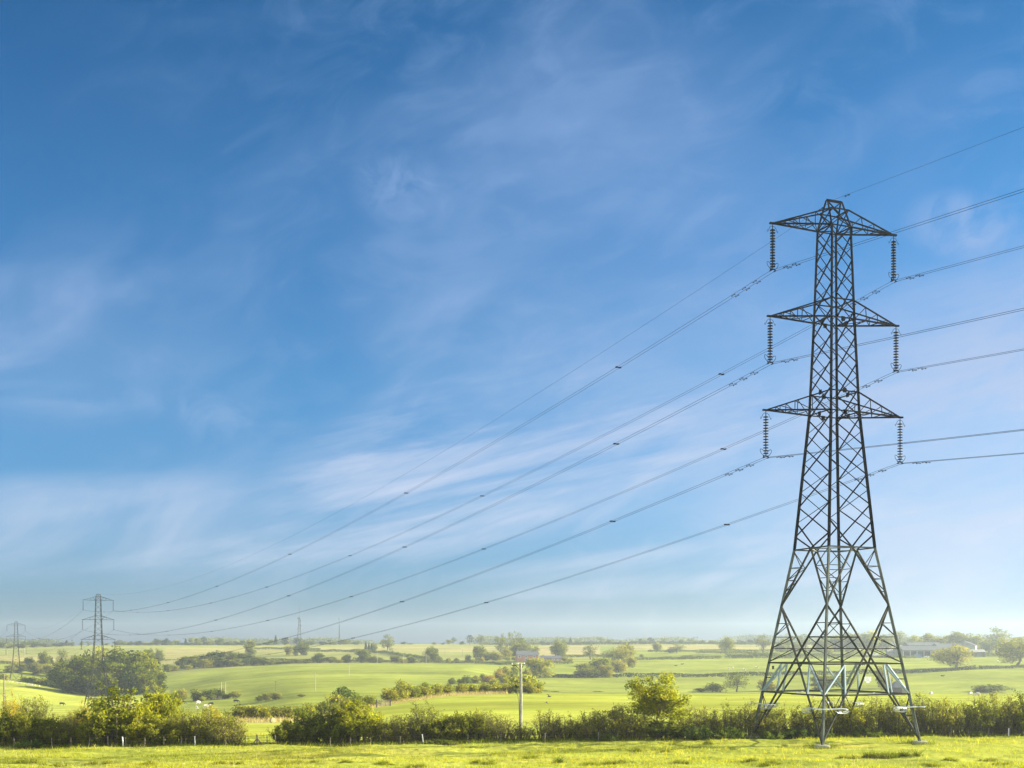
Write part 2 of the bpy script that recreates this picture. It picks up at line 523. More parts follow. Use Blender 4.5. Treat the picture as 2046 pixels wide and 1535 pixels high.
def pchip(x, y, xi):
    h = np.diff(x)
    d = np.diff(y) / h
    m = np.zeros_like(x)
    m[0], m[-1] = d[0], d[-1]
    for i in range(1, len(x) - 1):
        if d[i - 1] * d[i] > 0:
            w1, w2 = 2 * h[i] + h[i - 1], h[i] + 2 * h[i - 1]
            m[i] = (w1 + w2) / (w1 / d[i - 1] + w2 / d[i])
    k = np.clip(np.searchsorted(x, xi) - 1, 0, len(x) - 2)
    t = (xi - x[k]) / h[k]
    return ((1 + 2 * t) * (1 - t) ** 2) * y[k] + t * (1 - t) ** 2 * h[k] * m[k] + t * t * (3 - 2 * t) * y[k + 1] + t * t * (t - 1) * h[k] * m[k + 1]


GX = np.concatenate([np.linspace(-1300, -60, 63)[:-1], np.linspace(-60, 2110, 700), np.linspace(2110, 3400, 63)[1:]])
GD = np.concatenate([np.geomspace(3, 66, 40)[:-1], np.arange(66, 112, 0.16), np.geomspace(112, 340, 90)[:-1], np.arange(340, 1600, 7.0), np.geomspace(1600, 2460, 14)])


def smooth_noise(X, Y, s, seed):
    """value noise on world coordinates"""
    r = np.random.default_rng(seed).random((256, 256))
    x, y = X / s, Y / s
    i, j = np.floor(x).astype(int), np.floor(y).astype(int)
    fx, fy = x - i, y - j
    fx, fy = fx * fx * (3 - 2 * fx), fy * fy * (3 - 2 * fy)
    g = lambda a, b: r[a % 256, b % 256]
    return (g(i, j) * (1 - fx) + g(i + 1, j) * fx) * (1 - fy) + (g(i, j + 1) * (1 - fx) + g(i + 1, j + 1) * fx) * fy - 0.5


def make_grid():
    # smooth blend of the node tables across bearings
    Dc = np.array([pchip(XS, ND[k], GX) for k in range(len(ND))])
    Zc = np.array([pchip(XS, NZ[k], GX) for k in range(len(NZ))])
    Z = np.empty((len(GD), len(GX)))
    for c in range(len(GX)):
        Z[:, c] = pchip(Dc[:, c], Zc[:, c], np.clip(GD, Dc[0, c], Dc[-1, c]))
    return Dc, Z


DC, GZ = make_grid()
_X = (GX[None, :] - CX) / FPX * GD[:, None]
_Y = np.repeat(GD[:, None], len(GX), 1)
near = np.clip((135 - _Y) / 30, 0, 1)
GZ += near * (0.22 * smooth_noise(_X * .7, _Y, 5.0, 1) + 0.26 * smooth_noise(_X * .5, _Y, 1.9, 2) + 0.15 * np.maximum(smooth_noise(_X * .45, _Y, .75, 3), -.1) + .05 * smooth_noise(_X, _Y, .35, 6))
far_n = np.clip((_Y - 115) / 60, 0, 1)
GZ += far_n * (0.25 * smooth_noise(_X, _Y, 14, 4) + 0.14 * smooth_noise(_X * .5, _Y, 5, 5) + 0.8 * smooth_noise(_X * .7, _Y, 42, 7) * np.clip((_Y - 330) / 200, 0, 1)) * np.clip(_Y / 400, .3, 1.2)


def gz(X, Y):
    """height of the ground at a place"""
    px = CX + FPX * X / Y
    c = np.clip(np.interp(px, GX, np.arange(len(GX))), 0, len(GX) - 1.001)
    r = np.clip(np.interp(Y, GD, np.arange(len(GD))), 0, len(GD) - 1.001)
    i, j = int(r), int(c)
    a, b = r - i, c - j
    return float((GZ[i, j] * (1 - b) + GZ[i, j + 1] * b) * (1 - a) + (GZ[i + 1, j] * (1 - b) + GZ[i + 1, j + 1] * b) * a)


def gzv(X, Y):
    return np.array([gz(x, y) for x, y in zip(X, Y)])


def at(px, D):
    X = (px - CX) / FPX * D
    return X, D, gz(X, D)


def row_depth(px, y, lo, hi):
    """depth between lo and hi at which the ground of this bearing shows at row y"""
    ds = np.linspace(lo, hi, 160)
    ys = np.array([HOR - FPX * gz((px - CX) / FPX * d, d) / d for d in ds])
    return float(ds[np.argmin(np.abs(ys - y))])


# field colours: the crop or pasture that grows there
PAST_A, PAST_B, PAST_C = (0.232, 0.262, 0.042), (0.162, 0.192, 0.032), (0.140, 0.172, 0.034)
OLIVE, STUB, TAN, PLOUGH = (0.17, 0.185, 0.05), (0.21, 0.20, 0.07), (0.22, 0.20, 0.085), (0.16, 0.135, 0.085)


def field_colours():
    C = np.zeros(GZ.shape + (3,))
    PX = np.repeat(GX[None, :], len(GD), 0)
    D = _Y
    edge = lambda k: np.repeat(DC[k][None, :], len(GD), 0)
    C[:] = PAST_A
    C[D > edge(5)] = PAST_B
    left = (PX < 340) & (D > edge(5)) & (D < edge(8))
    C[left] = PAST_A
    C[(D > edge(9))] = OLIVE
    m = (D > edge(9)) & (PX < 340)
    C[m] = PAST_B
    C[(D > edge(10)) & (PX < 480)] = STUB
    m = (D > edge(10)) & (PX >= 480) & (PX < 1000)
    C[m] = OLIVE
    C[(D > edge(11)) & (PX < 1000)] = STUB
    C[(D > edge(11)) & (PX < 330)] = OLIVE
    C[(D > edge(10)) & (PX >= 1000) & (PX < 1230)] = TAN
    m = (D > edge(9)) & (PX >= 1200)
    C[m] = PAST_C
    m = (D > edge(10)) & (PX >= 1240) & (PX < 2100)
    C[m] = PAST_B
    C[(D > edge(11)) & (PX >= 1230)] = STUB
    C[(D > edge(11) + 120) & (PX >= 1230)] = TAN
    C[(D > 1350)] = OLIVE
    # rough dry strips along the mid hedge
    m = (D > edge(4) - 9) & (D < edge(4) + 1) & (PX < 1010) & (PX > 470)
    C[m] = (0.30, 0.26, 0.12)
    # tractor lines, mowing stripes and shadow strips painted into the crops, patches in the pasture
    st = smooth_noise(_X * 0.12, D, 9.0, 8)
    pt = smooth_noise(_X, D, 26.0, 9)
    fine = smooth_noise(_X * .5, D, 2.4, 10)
    lane_shade = smooth_noise(_X * .05, D + .16 * _X, 13.0, 14) + .6 * smooth_noise(_X * .03, D - .1 * _X, 6.0, 15)
    C *= (1 + 0.26 * st + 0.22 * pt + 0.22 * fine + .30 * lane_shade * np.clip((D - 110) / 80, 0, 1))[..., None]
    dry = np.clip(smooth_noise(_X * .35, D, 3.1, 12) * 2.2 - .25, 0, 1)[..., None] * np.clip((180 - D) / 60, 0, 1)[..., None]
    C = C * (1 - dry * .5) + np.array((0.30, 0.27, 0.06)) * dry * .5
    return np.clip(C, 0, 1)


def ground_material():
    m = bpy.data.materials.new('pasture')
    m.use_nodes = True
    t = NT(m.node_tree)
    out = t.n('ShaderNodeOutputMaterial')
    p = t.n('ShaderNodeBsdfPrincipled')
    at_ = t.n('ShaderNodeAttribute', attribute_name='field')
    geo = t.n('ShaderNodeNewGeometry')
    mp = t.n('ShaderNodeMapping')
    t.lk(geo.outputs['Position'], mp.inputs[0])
    mp.inputs['Scale'].default_value = (0.35, 1.0, 1.0)
    a = t.noise(mp.outputs[0], 0.9, 6.0, 0.65)
    b = t.noise(geo.outputs['Position'], 0.045, 4.0, 0.6)
    c = t.noise(geo.outputs['Position'], 7.0, 4.0, 0.6)
    mp2 = t.n('ShaderNodeMapping')
    t.lk(geo.outputs['Position'], mp2.inputs[0])
    mp2.inputs['Rotation'].default_value = (0, 0, 0.25)
    mp2.inputs['Scale'].default_value = (0.12, 1.0, 0.0)
    d = t.noise(mp2.outputs[0], 0.16, 6.0, 0.7)
    f = t.math('ADD', t.math('MULTIPLY', a, 0.40), t.math('ADD', t.math('MULTIPLY', b, 0.30), t.math('ADD', t.math('MULTIPLY', c, 0.15), t.math('MULTIPLY', d, 0.30))))
    g = t.ramp(f, [(0.42, (0.58, 0.68, 0.7)), (0.575, (1.0, 1.0, 1.0)), (0.74, (1.36, 1.22, 1.4))])
    t.put(p.inputs['Base Color'], t.mix(1.0, at_.outputs['Color'], g, 'MULTIPLY'))
    p.inputs['Roughness'].default_value = 0.95
    p.inputs['Specular IOR Level'].default_value = 0.0
    bp = t.n('ShaderNodeBump')
    bp.inputs['Strength'].default_value = 1.0
    bp.inputs['Distance'].default_value = 0.35
    t.lk(a, bp.inputs['Height'])
    t.lk(bp.outputs[0], p.inputs['Normal'])
    t.lk(p.outputs[0], out.inputs[0])
    return m


def build_ground():
    nr, nc = GZ.shape
    v = np.stack([_X, _Y, GZ], -1).reshape(-1, 3)
    i, j = np.meshgrid(np.arange(nr - 1), np.arange(nc - 1), indexing='ij')
    a = (i * nc + j).ravel()
    f = np.stack([a, a + 1, a + nc + 1, a + nc], 1)
    me = bpy.data.meshes.new('ground')
    me.vertices.add(len(v))
    me.vertices.foreach_set('co', v.astype(np.float32).ravel())
    me.loops.add(f.size)
    me.loops.foreach_set('vertex_index', f.astype(np.int32).ravel())
    me.polygons.add(len(f))
    me.polygons.foreach_set('loop_start', (np.arange(len(f)) * 4).astype(np.int32))
    me.polygons.foreach_set('loop_total', np.full(len(f), 4, np.int32))
    me.polygons.foreach_set('use_smooth', np.ones(len(f), bool))
    at_ = me.attributes.new('field', 'FLOAT_COLOR', 'POINT')
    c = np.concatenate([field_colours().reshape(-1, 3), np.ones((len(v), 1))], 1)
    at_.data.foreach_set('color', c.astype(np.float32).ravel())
    me.materials.append(ground_material())
    me.update(calc_edges=True)
    structure(link('ground', me))


build_ground()


# ------------------------------------------------------------------ pylons
PZ = dict(B=4.03, A=6.62, knee=11.64, waist=16.6, b3=28.42, t3=30.15, b2=36.53, t2=38.16, b1=44.55, t1=46.05, top=47.0)
PB = [(0, 5.03), (4.03, 4.42), (6.62, 4.03), (11.64, 3.23), (16.6, 2.44), (28.42, 1.52), (30.15, 1.45), (36.53, 1.235), (38.16, 1.165), (44.55, 1.01), (46.05, 0.86)]
ARM = {1: (PZ['b1'], PZ['t1'], 5.88), 2: (PZ['b2'], PZ['t2'], 6.12), 3: (PZ['b3'], PZ['t3'], 6.52)}
STRING = 4.1                                     # arm tip to conductor


def pbw(z):
    return float(np.interp(z, [a for a, b in PB], [b for a, b in PB]))


def corner(sx, sy, z):
    b = pbw(z)
    return np.array([sx * b, sy * b, z])


FACES = [((-1, 1), (-1, -1), 0), ((1, -1), (1, 1), 0), ((-1, -1), (1, -1), 1), ((1, 1), (-1, 1), 1)]


def pylon_parts(skew, detail=True, k=1.0):
    """local axes: x across the line, y along it. returns {part: [(MB, material)]}"""
    parts = []
    # four main legs, foot to shoulder
    for sx in (-1, 1):
        for sy in (-1, 1):
            m = MB()
            zs = [-0.2, 4.03, 11.64, 16.6]
            ws = [0.22, 0.21, 0.20]
            for a, b, w in zip(zs[:-1], zs[1:], ws):
                p, q = corner(sx, sy, max(a, 0)), corner(sx, sy, b)
                if a < 0:
                    p = p + (p - q) / np.linalg.norm(p - q) * .2
                # steel angle: two flanges at right angles
                m.bar(p, q, w * k, w * .35 * k)
                m.bar(p + np.array([-sx, 0, 0]) * w * .33, q + np.array([-sx, 0, 0]) * w * .33, w * .35 * k, w * k)
            if detail and sx < 0 and sy < 0:      # step bolts
                for z in np.arange(3.4, 16.4, .42):
                    p = corner(sx, sy, z)
                    m.bar(p, p + np.array([-.16, -.10, 0]), .022)
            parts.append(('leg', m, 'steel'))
    # lower body: K bracing, belts, W struts and redundant members
    for (c0, c1, st) in FACES:
        m = MB()
        P = lambda t, z: corner(c0[0], c0[1], z) * (1 - t) + corner(c1[0], c1[1], z) * t
        mid = P(.5, PZ['waist'])
        w = .13 * k
        for t in (0, 1):
            m.bar(mid, P(t, PZ['knee']), w)
            m.bar(P(t, PZ['knee']), P(1 - t, 0.15), w)
        for z, ww in ((PZ['A'], .15), (PZ['B'], .15), (PZ['waist'], .13)):
            m.bar(P(0, z), P(1, z), ww * k, ww * .8 * k)
        # where the big X is at a height: from knee on leg t down to the other foot
        def X(t, z):
            s_ = (PZ['knee'] - z) / (PZ['knee'] - .15)
            return P(t, PZ['knee']) * (1 - s_) + P(1 - t, .15) * s_
        def K(t, z):
            s_ = (PZ['waist'] - z) / (PZ['waist'] - PZ['knee'])
            return mid * (1 - s_) + P(t, PZ['knee']) * s_
        for t in (0, 1):
            q = P(.25 if t == 0 else .75, PZ['A'] - .07)
            parts.append(('strut', MB().bar(q, P(t, PZ['B']), .13 * k).bar(q, X(1 - t, PZ['B']), .13 * k), 'galv_blue'))
        if detail:
            r = .055
            for t in (0, 1):
                zs = [10.1, 8.9, 7.9]
                for z in zs:
                    m.bar(P(t, z), X(t, z), r)
                m.bar(P(t, 8.9), X(t, 10.1), r)
                m.bar(P(t, 7.9), X(t, 8.9), r)
                m.bar(P(t, 6.7), X(t, 7.9), r)
                for z in (15.0, 13.9, 12.8):
                    m.bar(P(t, z), K(t, z), r)
                m.bar(P(t, 13.9), K(t, 15.0), r)
                m.bar(P(t, 12.8), K(t, 13.9), r)
                m.bar(P(t, 16.5), K(t, 15.0), r)
                for z in (2.2, .9):
                    m.bar(P(t, z), X(1 - t, z), r)
                m.bar(P(t, 3.95), X(1 - t, 2.2), r)
                m.bar(P(t, 2.2), X(1 - t, .9), r)
                m.bar(P(t, 5.3), P(.125 if t == 0 else .875, 5.3) * 1, r)
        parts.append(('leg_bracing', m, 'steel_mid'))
    # hip bracing round each leg and the diaphragm at the waist
    if detail:
        for sx in (-1, 1):
            for sy in (-1, 1):
                for z in (10.1, 8.9, 7.9):
                    s_ = (PZ['knee'] - z) / (PZ['knee'] - .15)
                    kn = corner(sx, sy, PZ['knee'])
                    a = kn * (1 - s_) + corner(-sx, sy, .15) * s_
                    b = kn * (1 - s_) + corner(sx, -sy, .15) * s_
                    parts.append(('hip_brace', MB().bar(a, b, .07 if z != 8.9 else .1), 'steel_mid'))
        mids = [np.array([0, -1, 0]), np.array([1, 0, 0]), np.array([0, 1, 0]), np.array([-1, 0, 0])]
        for zz_ in (16.6, 4.03):
            m = MB()
            for i in range(4):
                z = np.array([0, 0, zz_ - .05])
                m.bar(mids[i] * pbw(zz_) + z, mids[(i + 1) % 4] * pbw(zz_) + z, .08)
            parts.append(('diaphragm', m, 'steel'))
    # lattice of the tower body with its four upper legs
    m = MB()
    for sx in (-1, 1):
        for sy in (-1, 1):
            zs = [16.6, 28.42, 36.53, 44.55]
            for a, b, w in zip(zs[:-1], zs[1:], [.22, .19, .165]):
                p, q = corner(sx, sy, a), corner(sx, sy, b)
                m.bar(p, q, w * k, w * .35 * k)
                m.bar(p + np.array([-sx, 0, 0]) * w * .33, q + np.array([-sx, 0, 0]) * w * .33, w * .35 * k, w * k)
            m.bar(corner(sx, sy, 44.55), np.array([sx * .76, sy * .1, 47.0]), .11 * k)
            if detail and sx < 0 and sy < 0:
                for z in np.arange(16.8, 44, .42):
                    p = corner(sx, sy, z)
                    m.bar(p, p + np.array([-.16, -.10, 0]), .022)
    for (c0, c1, st) in FACES:
        P = lambda t, z: corner(c0[0], c0[1], z) * (1 - t) + corner(c1[0], c1[1], z) * t
        zz = [17.75, 20.35, 22.95, 25.5, 28.0, 30.4, 32.7, 35.0, 37.25, 39.5, 41.7, 43.9] if st == 0 else \
             [18.95, 21.65, 24.2, 26.75, 29.2, 31.55, 33.85, 36.1, 38.4, 40.6, 42.8, 44.55]
        mid = P(.5, PZ['waist'])
        for t in (0, 1):
            m.bar(mid, P(t, zz[0]), .10 * k)
        w = (.105 if st == 0 else .065) * k
        for a, b in zip(zz[:-1], zz[1:]):
            m.bar(P(0, a), P(1, b), w, w * .7)
            m.bar(P(1, a), P(0, b), w, w * .7)
        if zz[-1] < 44.5:
            m.bar(P(0, zz[-1]), P(1, 44.55), w, w * .7)
            m.bar(P(1, zz[-1]), P(0, 44.55), w, w * .7)
        for z in ('b1', 'b2', 'b3', 't2', 't3', 't1'):
            m.bar(P(0, PZ[z]), P(1, PZ[z]), .09 * k)
        if detail:
            for z in (PZ['b2'] - .1, PZ['b3'] - .1, PZ['t3'] + .05):  # gusset plates where the arms meet the body
                q = P(.5, z)
                m.box(q, (.05 if st == 0 else .36, .36 if st == 0 else .05, .4))
        m.bar(P(0, 44.55), P(1, 46.05), .07 * k)
        m.bar(P(1, 44.55), P(0, 46.05), .07 * k)
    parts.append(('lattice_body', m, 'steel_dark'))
    # peak with the earth wire beam
    m = MB()
    m.bar((-.78, 0, 47.0), (.78, 0, 47.0), .18 * k, .17 * k)
    for s in (-1, 1):
        m.bar((s * .76, 0, 47.0), (-s * .5, 0, 46.05), .08 * k)
        m.bar((s * .86, .6, 46.05), (s * .86, -.6, 46.05), .07 * k)
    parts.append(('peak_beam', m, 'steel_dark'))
    # six cross arms
    for lv, (zb, zt, L) in ARM.items():
        for s in (-1, 1):
            m = MB()
            tip = np.array([s * L * math.cos(skew), s * L * math.sin(skew), zb])
            bb, bt = pbw(zb), pbw(zt)
            w = .12 * k
            for sy in (-1, 1):
                B, T = np.array([s * bb, sy * bb, zb]), np.array([s * bt, sy * bt, zt])
                m.bar(B, tip, w)
                m.bar(T, tip, w * .85)
                f = lambda P, t: P * (1 - t) + tip * t
                r = .05 * k
                for t0 in ((.28, .55, .78) if detail else (.4,)):
                    m.bar(f(B, t0), f(T, t0), r)
                m.bar(f(B, 0), f(T, .28), r)
                if detail:
                    m.bar(f(B, .28), f(T, .55), r)
                    m.bar(f(B, .55), f(T, .78), r)
            f2 = lambda sy, t: np.array([s * bb, sy * bb, zb]) * (1 - t) + tip * t
            ts = [0, .28, .55, .78]
            for a, b, sg in zip(ts[:-1], ts[1:], (1, -1, 1)):
                m.bar(f2(sg, a), f2(-sg, b), .05 * k)
                m.bar(f2(1, b), f2(-1, b), .05 * k)
            d = tip / np.linalg.norm(tip[:2])
            m.bar(tip - np.array([d[0], d[1], 0]) * .25, tip + np.array([d[0], d[1], 0]) * .28, .2 * k, .14 * k)
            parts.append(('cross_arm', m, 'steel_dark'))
            # insulator string with its fittings
            ins = MB()
            prof = []
            z = -.42
            for i in range(14):
                prof += [(.04, z), (.04, z - .115), (.22, z - .15), (.235, z - .20), (.05, z - .21)]
                z -= .242
            ins.lathe([(.03, 0)] + prof + [(.03, z), (.03, -STRING + .12)], tip, 10)
            yk = tip + np.array([0, 0, -STRING + .16])
            yoke = MB().bar(yk + np.array([-.26, 0, -.02]), yk + np.array([.26, 0, -.02]), .09, .09)
            for q in (-1, 1):
                yoke.bar(yk + np.array([q * .22, 0, 0]), yk + np.array([q * .22, 0, -.17]), .06)
                yoke.bar(yk + np.array([q * .22, -.16, -.17]), yk + np.array([q * .22, .16, -.17]), .07, .06)
            subs = [('yoke', yoke)]
            for q in (-1, 1):
                if detail:
                    an = np.linspace(0, 2 * np.pi, 14)[:-1]
                    # racket-shaped arcing ring, raised to either side of the string
                    subs.append(('arcing_ring', MB().tube([yk + np.array([q * (.10 + .26 + .26 * -math.cos(x)), .05 * q, .10 + .22 * math.sin(x) + .18 * (1 - math.cos(x))]) for x in an], .024, 4, closed=True)))
                    # upper horn, hooked down
                    tp = tip + np.array([0, 0, -.3])
                    subs.append(('arcing_horn', MB().tube([tp, tp + np.array([q * .15, 0, .05]), tp + np.array([q * .33, 0, -.12]), tp + np.array([q * .44, 0, -.38]), tp + np.array([q * .52, 0, -.5]), tp + np.array([q * .56, 0, -.38]), tp + np.array([q * .5, 0, -.32])], .020, 4)))
            parts.append(('insulator', ins, 'glass', subs))
    return parts


def add_extras(root):
    # concrete feet
    for sx in (-1, 1):
        for sy in (-1, 1):
            m = MB()
            c = corner(sx, sy, 0)
            m.lathe([(.02, .05), (.58, .05), (.66, -.02), (.72, -.6)], (c[0], c[1], 0), 14)
            m.build('concrete_foot', MT['concrete'], root)
    # climbing guards: outriggers round every leg carrying coils of barbed wire
    for sx in (-1, 1):
        for sy in (-1, 1):
            m = MB()
            z = 2.95
            c = corner(sx, sy, z)
            o = 1.05
            A = lambda a, b: c + np.array([sx * a, sy * b, 0])
            for g in (0, .16):
                m.bar(A(o, .25 + g), A(-2.0, .25 + g), .09, .05)
                m.bar(A(.25 + g, o), A(.25 + g, -2.0), .09, .05)
            m.bar(A(o, .3), A(.3, o), .05)
            m.bar(A(-2.0, .45), A(-2.0, -.3), .05)
            m.bar(A(.45, -2.0), A(-.3, -2.0), .05)
            n = 150
            th = np.linspace(0, 22 * np.pi, n)
            l = np.linspace(-1, 1, n)
            coils = (np.stack([c[0] + sx * (-1.6 + .35 * np.cos(th) * 1.2), c[1] + sy * (.35 + .4 * l), z - .18 + .22 * np.sin(th)], 1),
                     np.stack([c[0] + sx * (.35 + .4 * l), c[1] + sy * (-1.6 + .42 * np.cos(th)), z - .18 + .22 * np.sin(th)], 1))
            g = m.build('climbing_guard', MT['galv'], root)
            for cw in coils:
                MB().tube(cw, .012, 3).build('barbed_wire', MT['galv'], g)
    # danger sign on the face towards the field, number plate by the side leg
    b = pbw(5.25)
    m = MB()
    m.box((.12, -b - .10, 5.35), (.66, .03, .36)).box((.12, -b - .10, 5.08), (.3, .03, .12))
    s = m.build('danger_sign', MT['white'], root)
    m = MB()
    for i in range(3):
        m.box((.12, -b - .118, 5.45 - i * .1), (.5 - .08 * i, .004, .028))
    m.build('lettering', MT['steel'], s)
    m = MB()
    m.box((-pbw(6.2) - .08, 3.1, 6.2), (.04, .28, .30))
    m.build('number_plate', MT['black'], root)


P1 = np.array([28.16, 100.66])
TOWER_AZ, LINE_AZ, ARM_SKEW = 0.38, 0.489, -0.13
LU = np.array([-math.sin(LINE_AZ), math.cos(LINE_AZ)])
SPAN2, SPAN3, SPAN0 = 422.0, 800.0, -400.0
P2, P3 = P1 + LU * SPAN2, P1 + LU * SPAN3
P4, P0 = P1 + LU * 1190.0, P1 + LU * SPAN0
Z1, Z2, Z3, Z4, Z0 = -8.45, -27.3, -32.6, -28.0, -8.0


def make_pylon(label, loc, rz, skew, detail, k, mat=None):
    root = thing('electricity_pylon', label, 'pylon', loc, rz, 'electricity pylons of one line')
    for p in pylon_parts(skew, detail, k):
        if p[0] == 'insulator':
            i = p[1].build('insulator', MT[p[2]], root)
            for nm, sm_ in p[3]:
                sm_.build(nm, MT['steel_dark'], i)
        else:
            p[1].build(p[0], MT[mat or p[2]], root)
    return root


py = make_pylon('tall dark lattice pylon in the near field, standing in front of the hedge', (P1[0], P1[1], Z1), TOWER_AZ, ARM_SKEW, True, 1.0)
add_extras(py)
pf = make_pylon('smaller second pylon of the line, rising before the round dark wood', (P2[0], P2[1], Z2), LINE_AZ, 0.0, False, 1.05, 'steel_mid')
pg = copy_tree(pf)
pg.location = (P3[0], P3[1], Z3)
pg['label'] = 'smallest and farthest pylon of the line, in the dip behind the sheep'


# ------------------------------------------------------------------ overhead line
def span_curve(a, b, sag, n=90, power=1.0):
    t = np.linspace(0, 1, n)
    p = a[None, :] * (1 - t)[:, None] + b[None, :] * t[:, None]
    p[:, 2] -= 4 * sag * t * (1 - t)
    return p


def clamp_pos(P, z, az, lv, s):
    zb, zt, L = ARM[lv]
    return np.array([P[0] + s * L * math.cos(az), P[1] + s * L * math.sin(az), z + zb - STRING])


ARMN = {1: 'top', 2: 'middle', 3: 'bottom'}
for lv in (1, 2, 3):
    for s in (-1, 1):
        lab = 'twin conductors strung from the %s arm of the near pylon, %s end' % (ARMN[lv], 'left' if s < 0 else 'right')
        root = thing('twin_conductor', lab, 'power line', (P1[0], P1[1], Z1), 0, 'twin conductors of the power line')
        o = np.array([P1[0], P1[1], Z1])
        pts = [clamp_pos(P0, Z0, LINE_AZ, lv, s), clamp_pos(P1, Z1, TOWER_AZ + ARM_SKEW, lv, s), clamp_pos(P2, Z2, LINE_AZ, lv, s),
               clamp_pos(P3, Z3, LINE_AZ, lv, s), clamp_pos(P4, Z4, LINE_AZ, lv, s)]
        off = np.array([math.cos(LINE_AZ), math.sin(LINE_AZ), 0]) * .22
        curves = [span_curve(pts[i], pts[i + 1], sg) for i, sg in enumerate((7.6, 10.0, 9.0, 9.0))]
        for q in (-1, 1):
            m = MB()
            for cu in curves:
                m.tube(cu + off * q - o, .016, 4)
            m.build('wire', MT['wire'], root)
        # spacers between the twin wires
        for ci, fr in ((1, (.0573, .193, .330, .467, .60, .74, .87)), (0, (.80, .62)), (2, (.2, .45, .7))):
            cu = curves[ci]
            for t in fr:
                i = int(t * (len(cu) - 1))
                w = t * (len(cu) - 1) - i
                c = cu[i] * (1 - w) + cu[i + 1] * w - o
                m = MB()
                m.bar(c - off * 1.15, c + off * 1.15, .09, .09)
                for q in (-1, 1):
                    m.bar(c + off * q - np.array([LU[0], LU[1], 0]) * .16, c + off * q + np.array([LU[0], LU[1], 0]) * .16, .12, .13)
                m.build('spacer', MT['steel_dark'], root)
        # vibration dampers either side of the suspension clamps: dumb-bells hung under each wire
        for ci, ts in ((0, (.9955, .993)), (1, (.0050, .0085, .0120))):
            cu = curves[ci]
            dirv = (cu[-1] - cu[-2]) if ci == 0 else (cu[1] - cu[0])
            dirv = dirv / np.linalg.norm(dirv)
            base = cu[-1] if ci == 0 else cu[0]
            ln = SPAN2
            for t in ts:
                c = base + dirv * (ln * t if ci else -(ln * (1 - t))) - o
                for q in (-1, 1):
                    m = MB()
                    e = c + off * q + np.array([0, 0, -.10])
                    m.bar(e + np.array([0, 0, .1]), e, .03)
                    m.bar(e - dirv * .22, e + dirv * .22, .02)
                    for g in (-1, 1):
                        m.bar(e + dirv * (.13 * g), e + dirv * (.25 * g), .065)
                    m.build('damper', MT['steel_dark'], root)
root = thing('earth_wire', 'single thin earth wire running over the peaks of the pylons', 'power line', (P1[0], P1[1], Z1))
o = np.array([P1[0], P1[1], Z1])
pts = [np.array([P[0], P[1], z + 47.15]) for P, z in ((P0, Z0), (P1, Z1), (P2, Z2), (P3, Z3), (P4, Z4))]
m = MB()
ec = [span_curve(pts[i], pts[i + 1], sg) for i, sg in enumerate((7.0, 10.2, 9.0, 9.0))]
for cu in ec:
    m.tube(cu - o, .012, 4)
m.build('wire', MT['wire'], root)
for ci, t in ((0, .0), (1, .006)):
    cu = ec[ci]
    d = (cu[1] - cu[0]) if ci else (cu[-2] - cu[-1])
    d = d / np.linalg.norm(d)
    b = (cu[0] if ci else cu[-1]) + d * 1.6 - o + np.array([0, 0, -.08])
    m = MB()
    m.bar(b - d * .22, b + d * .22, .02)
    for g in (-1, 1):
        m.bar(b + d * .12 * g, b + d * .27 * g, .08)
    m.bar(b, b + np.array([0, 0, .09]), .03)
    m.build('damper', MT['steel_dark'], root)


# ------------------------------------------------------------------ plants
ORD = ['first', 'second', 'third', 'fourth', 'fifth', 'sixth', 'seventh', 'eighth', 'ninth', 'tenth', 'eleventh', 'twelfth', 'thirteenth',
       'fourteenth', 'fifteenth', 'sixteenth', 'seventeenth', 'eighteenth', 'nineteenth']
TENS = {2: ('twentieth', 'twenty'), 3: ('thirtieth', 'thirty'), 4: ('fortieth', 'forty'), 5: ('fiftieth', 'fifty'), 6: ('sixtieth', 'sixty'), 7: ('seventieth', 'seventy')}


def ordinal(i):
    if i < 19:
        return ORD[i]
    t, u = divmod(i + 1, 10)
    return TENS[t][0] if u == 0 else TENS[t][1] + '-' + ORD[u - 1]


